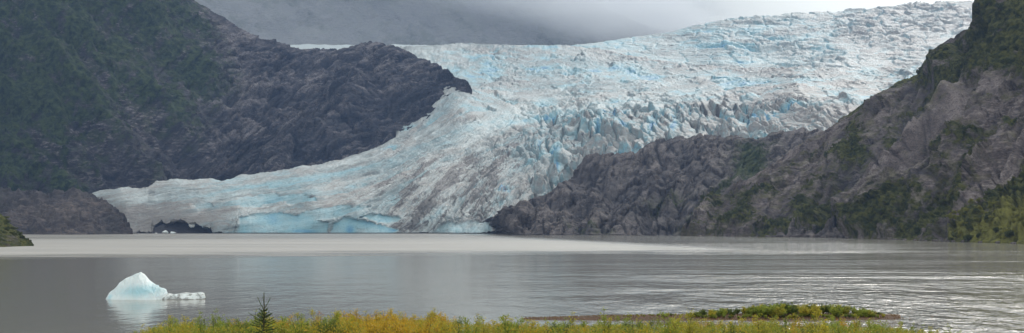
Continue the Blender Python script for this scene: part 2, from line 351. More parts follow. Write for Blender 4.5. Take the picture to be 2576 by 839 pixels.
    mid = sst(1080, 1200, PX) * (1 - sst(270, 345, PY + 0.06 * (PX - 1400)))
    low = np.clip(sst(1330, 1150, PX + 0.5 * (PY - 450)) * sst(1250, 1150, PX) + deb, 0, 1) * sst(230, 300, PY)
    front = sst(520, 552, PY) * sst(540, 600, PX)
    vary = 0.15 + 1.5 * sst(-0.4, 0.45, fbm(X / 130, Y / 240, 0, 3, 57))
    # seracs: upright fins split by crevasses that run down the slope
    wx = fbm(X / 75, Y / 130, 0, 4, 51, 0.6) * 40
    gd, tl, cid = facets((X + wx + 0.16 * Y) / 34, (Y + wx * 2.4) / 110, 3)
    gap = sst(0.0, 0.22, gd)
    gd2, tl2, cid2 = facets((X + 1.3 * wx) / 15, (Y + wx) / 44, 5)
    gap2 = sst(0.0, 0.25, gd2)
    fin = (gap - 1) * 22 + cid * 22 + 40 * tl + (gap2 - 1) * 4 + 11 * tl2 + 4 * cid2
    # mid basin: broad broken steps lying across the flow
    gd3, tl3, cid3 = facets((X + 1.6 * wx) / 95, (Y - 0.25 * X + 2 * wx) / 150, 7)
    gd4, tl4, cid4 = facets((X + 1.6 * wx) / 30, (Y - 0.25 * X + 2 * wx) / 60, 9)
    tr = ridged((X + 2 * wx) / 130, (Y - 0.3 * X + 2 * wx) / 95, 0, 4, 55, 0.62) - 0.5
    step = (sst(0.0, 0.12, gd3) - 1) * 8 + cid3 * 9 + 24 * tl3 + (sst(0, 0.12, gd4) - 1) * 3 + 4 * tl4 + 1.5 * cid4 + 20 * tr
    rough = fbm(X / 40, Y / 62, Z / 60, 5, 61, 0.6)
    fine = ridged(X / 20, Y / 38, 0, 3, 65, 0.6) - 0.5
    dz = sera * vary * (fin * 0.92 + 3 * rough) * (1 - 0.5 * sst(1750, 2050, PX)) + mid * vary * (step * 0.48 + 1.0 * fine + 2.5 * rough) + low * (1 - front) * (15 * streak + 8.5 * streak2 + 5 * rough) * (1 + 0.35 * deb)
    rest = np.clip(1 - sera - mid - low, 0, 1)
    dz = dz + rest * (9 * rough + 4 * fine + 14 * streak + 12 * tr)
    rim = np.exp(-((PY - top(PX)) / 10)**2)
    dz = dz * (1 - 0.45 * rim) + 5 * rim * ridged(X / 30, Y / 400, 0, 3, 71)
    # ledges of the calving front
    faces = [[(600, 545), (690, 536), (770, 545), (825, 560), (822, 588), (596, 588)], [(838, 562), (862, 546), (905, 553), (960, 566), (1002, 580), (985, 588), (832, 588)], [(740, 548), (770, 530), (880, 520), (932, 524), (860, 545), (800, 556)], [(905, 545), (950, 540), (1010, 550), (1000, 560), (950, 560)],
             [(1110, 562), (1180, 560), (1232, 556), (1238, 588), (1095, 588)], [(600, 500), (690, 492), (720, 508), (640, 528), (600, 526)], [(690, 500), (760, 492), (800, 508), (740, 520)], [(480, 520), (520, 512), (540, 525), (500, 536)]]
    wpx = PX + 5 * fbm(PX / 26, PY / 26, 0, 3, 75); wpy = PY + 4 * fbm(PX / 30, PY / 30, 0, 3, 78)
    fm = np.zeros_like(PX); sunk = np.zeros_like(PX)
    for i, f in enumerate(faces):
        s = soft_poly(wpx, wpy, f, 3.5); fm = np.maximum(fm, s * (1.0 if i < 4 else 0.75)); sunk = np.maximum(sunk, s)
    P = P + np.array([0, 0, 1.0]) * dz[..., None]
    P = P + N * (front * (1 - 0.8 * sunk) * (5 * rough + 5 * streak + 7 * (gap2 - 1) * 0.6))[..., None]
    P[..., 1] += 9 * sunk * sst(588, 540, PY) + 4 * sunk
    foot = sst(587.3, 580, PY) * 1.0
    lowz = P[..., 2]; P[..., 2] = np.where((PY > 575), np.maximum(lowz, 1.6 + 0 * lowz), lowz)
    # masks: clean blue ice, rock dirt with dark thin lines, weathered grey-brown ice
    pat = fbm((X + wx) / 120, (Y - 0.3 * X) / 210, 0, 5, 81, 0.6); pat2 = fbm(q * 3.0, X / 260, Y / 330, 4, 83, 0.6)
    band = fbm(q * 1.5, X / 900, Y / 900, 3, 211, 0.55)
    blue = 0.06 + 0.16 * sst(-0.3, 0.3, pat2) + 0.22 * sst(0.0, 0.4, -band) + sera * (0.75 * (1 - gap) * sst(-0.1, 0.45, pat) + 0.30 * sst(0.1, 0.5, pat) + 0.2 * (1 - gap2)) \
        + mid * (0.45 * sst(0.0, 0.45, pat) + 0.30 * sst(0.0, -0.4, tr) + 0.25 * sst(0, -0.5, rough)) \
        + low * (0.30 * sst(0.05, -0.35, streak) * sst(-0.15, 0.4, pat2) + 0.22 * sst(0.1, 0.5, pat2)) + rest * 0.3 * sst(0, 0.5, pat)
    for (cx, cy, rx, ry, an, am) in [(1370, 178, 60, 14, -0.1, .35), (1480, 182, 60, 12, 0, .3), (1590, 200, 50, 12, 0.1, .35), (1230, 170, 60, 22, -0.5, .35), (1130, 165, 50, 18, 0.5, .3), (1390, 295, 150, 10, -0.12, .3), (1240, 310, 70, 10, -0.25, .25), (985, 372, 22, 5, -0.2, .6), (1400, 410, 12, 30, 0.1, .7), (1505, 335, 7, 24, 0.1, .85), (1565, 320, 18, 14, -0.4, .65), (1640, 325, 12, 30, 0.2, .75), (1694, 320, 8, 24, 0.1, .85), (1270, 480, 22, 9, -0.1, .9), (1262, 510, 30, 10, -0.4, .5), (1100, 540, 40, 14, -0.6, .25), (700, 470, 110, 10, -.1, .2), (910, 462, 60, 8, -.35, .35)]:
        blue = blue + am * blob(wpx, wpy, cx, cy, rx, ry, an) * (0.55 + 0.9 * sst(0.2, -0.3, rough))
    fgrad = 0.50 + 0.30 * fbm(PX / 60, PY / 26, 0, 3, 88) + 0.25 * blob(PX, PY, 690, 545, 60, 30) + 0.4 * blob(PX, PY, 995, 578, 22, 10) + 0.45 * blob(PX, PY, 880, 580, 12, 12, 0.8) + 0.35 * blob(PX, PY, 770, 582, 40, 5) + 0.2 * blob(PX, PY, 930, 560, 60, 16)
    blue = np.maximum(blue * (1 - 0.7 * sst(620, 300, PX) * sst(470, 500, PY)), fm * fgrad) + 0.22 * blob(PX, PY, 760, 515, 220, 26) * sst(-0.1, 0.3, pat2)
    lobe = sst(600, 460, PX)
    tpat = fbm((X + 2 * wx) / 90, (Y - 0.3 * X) / 170, 0, 5, 91, 0.62)
    tan = 0.42 + 0.45 * tpat + 0.55 * band + 0.22 * sera + 0.3 * lobe * sst(500, 545, PY) + 0.36 * sst(1600, 2050, PX) * sst(160, 215, PY) + 0.30 * low * sst(0.0, 0.35, streak2) + 0.45 * low * pat2 - 0.3 * fm
    tan = tan - 0.5 * blob(wpx, wpy, 1450, 282, 280, 11, -0.14) - 0.4 * blob(wpx, wpy, 1200, 330, 170, 16, -0.42) - 0.3 * blob(wpx, wpy, 1540, 215, 130, 20, 0)
    crest = np.exp(-((PY - top(PX)) / 9)**2) * sst(1480, 1620, PX)
    tan = tan + 0.45 * crest
    dk = fbm(q * 5.0, X / 110, Y / 150, 6, 95, 0.66)
    spots = np.zeros_like(PX)
    for (cx, cy, rx, ry, an, am) in [(1075, 425, 40, 14, -0.6, .6), (1185, 410, 26, 14, -0.8, .65), (1250, 425, 40, 18, -0.6, .5), (960, 470, 26, 7, -0.35, .6), (1120, 460, 36, 10, -0.9, .5), (1035, 480, 40, 10, -.7, .4), (790, 497, 24, 5, 0, .55), (1290, 370, 16, 7, -.3, .6), (1610, 262, 60, 4, -.05, .55), (1165, 548, 3, 3, 0, 1.2), (1000, 570, 12, 10, 0, .4), (1230, 475, 30, 16, -.5, .4), (1180, 470, 50, 8, -1.0, .5), (1090, 500, 60, 8, -.9, .45), (1150, 440, 40, 9, -1.0, .5), (1010, 520, 50, 7, -.8, .4), (1050, 550, 40, 8, -.7, .4), (1260, 400, 60, 10, -.7, .5)]:
        spots = spots + am * blob(wpx, wpy, cx, cy, rx, ry, an)
    fl = np.exp(-(pn(q * 8, X / 260, Y / 300, 217) / 0.06)**2) * sst(-0.1, 0.3, pn(q * 3, X / 160, Y / 200, 219))
    dirt = 0.5 * low * fl * sst(700, 950, PX) + deb * (0.25 + 1.15 * dk + 0.25 * streak2) + spots * (0.55 + 1.3 * (dk + 0.3))
    nl = np.abs(pn((X + wx) / 40, (Y + 2 * wx) / 95, 0, 99)); nl2 = np.abs(pn((X - wx) / 55, (Y + 2 * wx) / 60, 0.4, 101))
    lines = np.exp(-(nl / 0.05)**2) + 0.8 * np.exp(-(nl2 / 0.045)**2)
    dirt = dirt + (sera + 0.4 * mid * sst(1250, 1700, PX) + 0.2 * low) * 0.8 * np.clip(lines + 0.8 * (1 - sst(0, 0.07, gd2)), 0, 1) * sst(-0.1, 0.3, pn(X / 120, Y / 160, 0, 103))  # dark thin lines, partly along block gaps, mixed into the dirt mask
    dirt = dirt + 0.16 * lobe * sst(530, 560, PY) * (fine + 0.7) + 0.25 * blob(PX, PY, 450, 556, 90, 8) + 0.05 + 0.1 * sst(1750, 2100, PX) * sst(200, 300, PY) * (1 + rough)
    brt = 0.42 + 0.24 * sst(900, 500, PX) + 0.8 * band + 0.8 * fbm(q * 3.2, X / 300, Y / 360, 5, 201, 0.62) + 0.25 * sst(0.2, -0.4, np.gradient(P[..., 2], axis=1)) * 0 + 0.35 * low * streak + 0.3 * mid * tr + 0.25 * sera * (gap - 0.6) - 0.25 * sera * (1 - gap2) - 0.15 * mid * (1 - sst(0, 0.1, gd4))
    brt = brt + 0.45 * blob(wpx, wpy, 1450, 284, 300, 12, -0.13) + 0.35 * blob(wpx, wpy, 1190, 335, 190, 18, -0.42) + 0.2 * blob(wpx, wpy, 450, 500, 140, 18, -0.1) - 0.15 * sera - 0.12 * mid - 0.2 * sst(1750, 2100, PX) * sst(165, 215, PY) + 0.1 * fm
    mk = np.clip(np.stack([blue, dirt * (1 - 0.7 * fm), tan, brt], -1), 0, 1)
    # foot of the ice: an undercut lip just above the water, then down out of sight
    lip = P[0].copy(); lip[:, 1] += 7; lip[:, 2] = lip[:, 2] + 0.4
    in2 = P[0].copy(); in2[:, 1] += 45; in2[:, 2] = np.where(in2[:, 2] > 6, in2[:, 2] * 0.7, in2[:, 2] - 14)
    in3 = in2.copy(); in3[:, 1] += 30; in3[:, 2] -= 40
    pre = np.stack([in3, in2, lip]); mp = np.stack([mk[0]] * 3)
    tail = []
    for dy, dz_ in [(25, -8), (70, -40), (160, -130), (300, -300)]:
        r = P[-1].copy(); r[:, 1] += dy; r[:, 0] *= (1 + dy / r[:, 1]); r[:, 2] += dz_; tail.append(r)
    A = np.concatenate([pre, P, np.stack(tail)]); M = np.concatenate([mp, mk, np.stack([mk[-1]] * 4)])
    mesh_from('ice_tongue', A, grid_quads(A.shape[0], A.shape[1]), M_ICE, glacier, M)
build_tongue()

def build_icefall():
    top = curve([(1380, 121), (1430, 116), (1500, 109), (1600, 93), (1680, 82), (1750, 65), (1830, 49), (1900, 43), (2000, 36), (2100, 29), (2200, 20), (2300, 12), (2400, 6), (2450, 3), (2520, 0)])
    bot = curve([(1380, 135), (1430, 132), (1550, 152), (1640, 172), (1750, 192), (1950, 200), (2200, 202), (2520, 200)])
    Df = tps([(1380, 130, 5200), (1430, 116, 5350), (1550, 145, 5130), (1640, 162, 5080), (1750, 180, 5000), (1950, 188, 4920), (2200, 190, 4820), (2500, 190, 4700), (1600, 92, 5650), (1830, 48, 6000), (2100, 28, 6200), (2400, 5, 6300), (2520, 0, 6300), (1800, 120, 5400), (2100, 110, 5450), (2400, 100, 5500)])
    PX, PY, D, P = patch(1380, 2520, 2.0, bot, top, 170, Df)
    X, Y = P[..., 0], P[..., 1]
    wx = fbm(X / 120, Y / 160, 0, 4, 111, 0.6) * 60
    gd, tl, cid = facets((X + wx) / 95, (Y + 0.2 * X + wx) / 90, 11)
    gd2, tl2, cid2 = facets((X + wx) / 42, (Y + wx) / 46, 13)
    tr = ridged((X + wx) / 190, (Y + 0.15 * X + wx) / 80, 0, 5, 113, 0.62) - 0.5
    rough = fbm(X / 55, Y / 70, 0, 5, 115, 0.6)
    grow = sst(1500, 1900, PX); vary = 0.4 + 1.2 * sst(-0.4, 0.5, fbm(X / 300, Y / 300, 0, 2, 117))
    dz = 0.72 * (0.3 + 0.7 * grow) * vary * ((sst(0, 0.14, gd) - 1) * 10 + cid * 8 + 12 * tl + 3 * tl2 + 2 * cid2 + 26 * tr + 4 * rough)
    P[..., 2] += dz
    pat = fbm((X + wx) / 240, Y / 150, 0, 5, 121, 0.6)
    blue = 0.12 + (0.45 * sst(-0.2, 0.4, pat) + 0.25 * sst(0.0, -0.35, tr)) * sst(2330, 1900, PX) + 0.25 * (1 - sst(0, 0.2, gd)) + 0.15 * sst(0, -0.4, rough)
    tan = 0.20 + 0.45 * sst(1850, 2150, PX) + 0.6 * fbm((X + wx) / 150, Y / 90, 0, 5, 125, 0.62) - 0.4 * blob(PX, PY, 1500, 125, 170, 30) - 0.3 * blob(PX, PY, 1900, 140, 170, 16)
    dirt = 0.75 * blob(PX, PY, 1680, 130, 34, 26) * (0.45 + 1.6 * fbm(X / 60, Y / 30, 0, 4, 127)) + 0.45 * np.exp(-((PY - 171 - 0.006 * (PX - 1950)) / 3)**2) * sst(1800, 1950, PX) * (0.4 + 1.5 * fbm(X / 90, Y / 60, 0, 3, 129)) + 0.4 * grow * sst(0.2, 0.5, -rough - tr * 0.7) + 0.4 * grow * (1 - sst(0, 0.07, gd2)) * sst(0, 0.3, pn(X / 200, Y / 120, 0, 133))  # last two terms darken troughs and block gaps
    brt = 0.30 + 0.9 * fbm((X + wx) / 230, Y / 100, 0, 5, 205, 0.62) + 0.35 * tr + 0.35 * blob(PX, PY, 1520, 118, 200, 26) + 0.25 * blob(PX, PY, 1900, 145, 200, 18) - 0.12 * sst(2000, 2300, PX) + 0.3 * np.exp(-((PY - np.interp(PX, [1430, 1640, 1750, 1950, 2300], [118, 148, 160, 166, 160])) / 8)**2)
    mk = np.clip(np.stack([blue, dirt, tan, brt], -1), 0, 1)
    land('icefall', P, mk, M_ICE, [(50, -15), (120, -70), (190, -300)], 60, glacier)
build_icefall()

def build_snow():
    top = curve([(680, 118), (725, 114), (760, 112), (820, 113.5), (900, 115), (990, 113), (1040, 114), (1200, 115.5), (1460, 114.5)])
    bot = curve([(680, 150), (1460, 150)])
    PX, PY, D, P = patch(680, 1460, 4, bot, top, 24, lambda a, b: 5750 - (b - 112) * 9 + 0 * a)
    X, Y = P[..., 0], P[..., 1]
    P[..., 2] += 7 * fbm(X / 60, Y / 90, 0, 4, 141)
    mk = np.clip(np.stack([0.02 + 0 * PX, 0.05 + 0 * PX, -0.2 + 0.1 * fbm(X / 80, Y / 80, 0, 3, 143), 0.9 + 0 * PX], -1), 0, 1)
    land('snowfield', P, mk, M_ICE, [(80, -4), (250, -60), (600, -300)], 40, glacier)
build_snow()

def build_far():
    top = curve([(380, -60), (700, -75), (950, -60), (1250, -42), (1400, -22), (1490, 4), (1570, 40), (1640, 70), (1720, 92), (1800, 105)])
    bot = curve([(380, 160), (1800, 160)])
    PX, PY, D, P = patch(380, 1800, 4.5, bot, top, 60, lambda a, b: 6980 + (150 - b) * 2.2 + 60 * fbm(a / 140, b / 90, 0, 3, 401))
    X, Y, Z = P[..., 0], P[..., 1], P[..., 2]
    P[..., 1] += 60 * (ridged((X + Z * 0.9) / 260, Z / 700, 0, 4, 403) - 0.5); P[..., 2] += 14 * fbm(X / 60, Z / 60, 0, 4, 405)
    n = fbm((X + Z * 0.8) / 190, Z / 260, 0, 4, 407)
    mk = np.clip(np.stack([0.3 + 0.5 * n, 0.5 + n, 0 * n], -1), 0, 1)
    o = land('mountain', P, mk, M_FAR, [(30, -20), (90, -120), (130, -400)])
    tag(o, 'faint grey mountainside lost in mist behind the glacier crest', 'mountain', kind='structure')
build_far()

# ------------------------------------------------------------------ rocks on the right of the ice
def build_headland():
    top = curve([(1232, 566), (1245, 547), (1265, 534), (1300, 522), (1330, 513), (1365, 498), (1400, 480), (1430, 457), (1455, 428), (1480, 404), (1510, 393), (1560, 390), (1600, 386), (1640, 362), (1680, 352), (1760, 343), (1850, 346), (1900, 352), (1930, 342), (2000, 330), (2060, 332), (2140, 340)])
    bot = curve([(1232, 587.6), (1262, 588.5), (1285, 591.4), (1350, 592.2), (1500, 592.4), (1730, 594), (2140, 600)])
    Df = tps([(1232, 587.6, 2440), (1262, 588.5, 2350), (1285, 591.4, 2030), (1350, 592.2, 1960), (1500, 592.4, 1945), (1730, 594, 1820), (1900, 596, 1690), (2140, 600, 1470), (1250, 545, 2420), (1330, 513, 2470), (1400, 480, 2610), (1480, 402, 2790), (1600, 386, 2830), (1700, 350, 2860), (1850, 346, 2810), (2000, 330, 2800), (2140, 340, 2700), (1400, 540, 2260), (1500, 500, 2360), (1600, 480, 2410), (1700, 450, 2460), (1500, 560, 2090), (1700, 560, 1970), (1900, 450, 2400), (2100, 450, 2200)], 1e-4)
    PX, PY, D, P = patch(1232, 2140, 1.9, bot, top, 200, Df)
    X, Y, Z = P[..., 0], P[..., 1], P[..., 2]; N = normals(P)
    wob = fbm(PX / 150, PY / 150, 0, 2, 151) * 32
    s = (PY + 0.55 * PX + wob) / 1.14; a = (PX - 0.55 * PY) / 1.14
    fol = ridged(s / 30, a / 180, 0, 4, 153, 0.6) - 0.5
    fol2 = fbm(s / 8, a / 50, 0, 4, 157, 0.62)
    g = ridged(PX / 75 + PY / 190, PY / 260, 0, 3, 159) - 0.5
    rough = fbm(X / 45, Y / 45, Z / 45, 5, 161, 0.6)
    bench = np.exp(-((PY - 535 - 0.02 * (PX - 1500)) / 10)**2)
    bulge = 26 * blob(PX, PY, 1500, 420, 50, 26) + 22 * blob(PX, PY, 1470, 500, 60, 26) - 20 * blob(PX, PY, 1560, 500, 60, 22) + 16 * blob(PX, PY, 1340, 560, 60, 14)
    foot = sst(0, 0.05, np.linspace(0, 1, PX.shape[0]))[:, None]
    fg, ft, fc = facets(a / 50 + 0.35 * rough, s / 20 + 0.35 * rough, 41); fg2, ft2, fc2 = facets(a / 18 + 0.3 * rough, s / 8 + 0.3 * rough, 47)
    jn = joints(s, a, 24, 130, 341) + 0.8 * joints(a, s, 46, 80, 345)
    P = P + N * ((7 * fol + 3 * fol2 + 28 * g + 6 * rough + 11 * ft + 4 * fc + 5 * ft2 + 2 * fc2 - 3 * sst(0.12, 0, fg) - 10 * bench + bulge - 7 * jn) * crest_calm(PX.shape[0], 0.5) * (0.2 + 0.8 * foot))[..., None]
    veg = 0.75 * blob(PX, PY, 1890, 420, 60, 50, 0.9) + 0.7 * blob(PX, PY, 1790, 510, 110, 15, -0.75) + 0.4 * blob(PX, PY, 1660, 515, 60, 12) + 0.5 * blob(PX, PY, 1480, 580, 60, 8, 0.15) + 0.4 * blob(PX, PY, 1700, 500, 50, 12) + 0.25 * blob(PX, PY, 1920, 370, 60, 20) + 0.35 * sst(0.1, 0.5, rough) * 0.5
    pale = 0.75 * sst(0.45, 0.95, 0.6 * fc + 0.45 * fc2 + 0.5 * fol2) + 0.35 * sst(0.1, 0.5, fol + 0.6 * fol2) + 0.3 * blob(PX, PY, 1480, 490, 70, 40)
    darker = 0.9 * jn + 0.8 * blob(PX, PY, 1690, 575, 90, 26) + 0.7 * blob(PX, PY, 1580, 490, 90, 26) + 0.7 * blob(PX, PY, 1720, 400, 30, 60, -0.4) + 0.45 * blob(PX, PY, 1330, 535, 100, 20, -.3) + 0.45 * sst(0.05, -0.35, g) + 0.5 * bench
    mk = np.clip(np.stack([veg, pale, darker], -1), 0, 1)
    o = land('headland', P, mk, M_HEAD, [(40, -10), (120, -50), (260, -150), (420, -320)])
    tag(o, 'low grey ice-polished bedrock headland between the glacier snout and right mountainside', 'headland', kind='structure')
build_headland()

BUSH_SPOTS = []
def build_right():
    top = curve([(1712, 594.2), (1725, 580), (1740, 565), (1790, 521), (1850, 481), (1900, 450), (1950, 418), (2000, 375), (2060, 338), (2100, 316), (2150, 280), (2200, 243), (2260, 212), (2310, 190), (2330, 152), (2360, 122), (2400, 93), (2426, 73), (2438, 58), (2442, 40), (2448, 20), (2454, 0), (2478, -50), (2520, -130), (2600, -220), (2750, -330), (2950, -400)])
    bot = curve([(1712, 594.4), (1850, 595.5), (2000, 597), (2200, 602), (2300, 606), (2400, 609), (2576, 614.5), (2950, 622)])
    Df = tps([(x, y, shore_D(y) + 2) for x, y in [(1712, 594.4), (1850, 595.5), (2000, 597), (2200, 602), (2300, 606), (2400, 609), (2576, 614.5), (2750, 618), (2950, 622)]] +
             [(1740, 566, 1900), (1850, 481, 1990), (2000, 375, 2060), (2100, 316, 2060), (2200, 243, 2010), (2310, 190, 1960), (2400, 92, 1910), (2446, 5, 1860), (2520, -130, 1900), (2750, -330, 1900), (2950, -400, 1800), (2000, 500, 1810), (2200, 400, 1660), (2400, 300, 1560), (2576, 400, 1250), (2576, 200, 1480), (2576, 0, 1680), (2800, 300, 1250), (2300, 500, 1400), (2100, 560, 1600)], 1e-4)
    PX, PY, D, P = patch(1712, 2950, 2.1, bot, top, 400, Df)
    X, Y, Z = P[..., 0], P[..., 1], P[..., 2]; N = normals(P)
    wob = fbm(PX / 190, PY / 190, 0, 2, 171) * 50
    s = (PX + 0.95 * PY + wob) / 1.38; a = (PY - 0.95 * PX) / 1.38
    gul = ridged(s / 120, a / 700, 0, 3, 173) - 0.5
    gul2 = ridged(s / 38, a / 210, 0, 4, 177, 0.6) - 0.5
    fol2 = fbm(s / 9, a / 60, 0, 4, 181, 0.62)
    rough = fbm(X / 24, Y / 24, Z / 24, 5, 183, 0.62)
    nb = fbm(X / 60, Y / 60, Z / 60, 4, 185)
    wv = nb * 60
    veg = 0.95 * soft_poly(PX + wv * 0.4, PY + wv * 0.5, [(2436, -80), (2420, 75), (2390, 100), (2345, 150), (2300, 195), (2350, 222), (2450, 212), (2540, 196), (2700, 190), (3000, 150), (3000, -500), (2500, -500)], 22) * (0.66 + 0.85 * nb)
    veg += 0.65 * np.exp(-(line_d(PX, PY, [(2100, 318), (2200, 245), (2310, 190)]) / 9)**2)
    veg += 0.85 * soft_poly(PX + wv * .3, PY + wv * .3, [(2385, 590), (2420, 570), (2470, 520), (2520, 470), (2600, 420), (3000, 400), (3000, 630), (2390, 620)], 12) * (0.75 + 0.7 * nb)
    for (cx, cy, rx, ry, an, am) in [(2240, 350, 30, 22, 0, .6), (2440, 120, 60, 40, 0, .3), (2280, 270, 50, 12, -.5, .25), (2450, 390, 60, 40, -.6, .6), (2380, 235, 26, 18, 0, .5), (2540, 300, 40, 20, 0, .5), (2150, 390, 40, 20, -.7, .45), (2160, 350, 20, 40, .2, .4), (2345, 300, 16, 10, 0, .6), (2050, 540, 70, 22, -.2, .35), (2200, 560, 120, 26, -.1, .55), (2330, 560, 70, 22, -.5, .6), (1990, 580, 100, 12, 0, .4), (2250, 510, 60, 20, -.4, .35), (2420, 470, 60, 22, -.6, .5), (2100, 500, 50, 14, -.4, .35), (1900, 520, 60, 14, -.6, .3)]:
        veg = veg + am * blob(PX + wv * .25, PY + wv * .25, cx, cy, rx, ry, an)
    veg = veg + 0.12 + 0.65 * nb + 0.25 * fbm(X / 14, Y / 14, Z / 14, 3, 187) + 0.10 * sst(0.1, -0.4, gul2) + 0.24 * sst(360, 560, PY)
    scree = np.exp(-(line_d(PX, PY, [(2560, 455), (2480, 520), (2400, 575), (2375, 600)]) / 16)**2)
    veg = veg * (1 - 0.9 * scree)
    bushes = sst(0.25, 0.6, veg)
    b1, b2, bid = worley(X / 7.5 + nb, (Y + Z * 1.3) / 7.5, 17)
    foot = sst(0, 0.04, np.linspace(0, 1, PX.shape[0]))[:, None]
    edge2 = 55 * np.exp(-(line_d(PX, PY, [(2410, 260), (2320, 350), (2200, 470), (2130, 540)]) / 26)**2) * 0.5
    slab = np.exp(-(line_d(PX, PY, [(2330, 215), (2250, 330), (2180, 420), (2090, 520)]) / 34)**2)
    fg, ft, fc = facets(a / 85 + 0.35 * rough, s / 26 + 0.35 * rough, 53); fg2, ft2, fc2 = facets(a / 26 + 0.3 * rough, s / 10 + 0.3 * rough, 59)
    jn = joints(s, a, 30, 190, 351) + 0.8 * joints(a, s, 70, 90, 355)
    disp = 46 * gul + 5 * gul2 + 2 * fol2 + 4 * rough + 8 * ft + 3 * fc + 3.5 * ft2 + 1.5 * fc2 - 26 * slab - 5 * jn + bushes * 7.5 * (0.75 - b1) + edge2 - 6 * scree
    disp = disp * crest_calm(PX.shape[0], 0.3)
    P = P + N * (disp * (0.15 + 0.85 * foot))[..., None]
    cl = sst(2380, 2440, PX) * sst(110, 60, PY)
    P[..., 0] += cl * (9 * fbm(P[..., 1] / 25, P[..., 2] / 14, 0, 4, 189) + 5 * bushes * (0.75 - b1))
    pale = 0.6 * sst(0.5, 0.98, 0.6 * fc + 0.45 * fc2 + 0.5 * fol2) + 0.25 * sst(0.0, 0.5, gul2 + 0.9 * fol2) + 0.5 * scree + 0.5 * blob(PX, PY, 1760, 545, 16, 20) + 0.3 * blob(PX, PY, 2250, 400, 120, 120)
    darker = 0.9 * jn + 0.4 * sst(0.0, -0.4, gul2) + 0.6 * slab + 0.5 * sst(-0.1, -0.5, gul) + 0.45 * blob(PX, PY, 2130, 430, 50, 60) + 0.35 * blob(PX, PY, 2050, 560, 150, 30)
    lush = soft_poly(PX + wv * .3, PY + wv * .3, [(2395, 596), (2440, 578), (2500, 548), (2560, 538), (3000, 500), (3000, 640), (2395, 612)], 9)
    mk = np.clip(np.stack([np.maximum(veg, lush * 0.8), pale, darker, 1 - lush], -1), 0, 1)
    ok = (veg > 0.62) & (PX > 1745) & (PX < 2600) & (PY > -25)
    ii = np.flatnonzero(ok); wgt = (D.ravel()[ii] / 1500.0)**1.0 * np.minimum(veg.ravel()[ii], 1.2); pick = rng.choice(ii, 190, replace=False, p=wgt / wgt.sum())
    BUSH_SPOTS.extend((tuple(p), 0) for p in P.reshape(-1, 3)[pick])
    i2 = np.flatnonzero((PX > 2395) & (PX < 2600) & (PY > 540 + 0.25 * np.maximum(2480 - PX, 0)) & (PY < 608)); pick = rng.choice(i2, 75, replace=False)
    BUSH_SPOTS.extend((tuple(p), 2) for p in P.reshape(-1, 3)[pick])
    o = land('mountain', P, mk, M_RIGHT, [(60, -12), (180, -70), (420, -240), (800, -520)])
    tag(o, 'steep brown rocky mountainside with patches of green brush right of the glacier', 'mountain', kind='structure')
build_right()

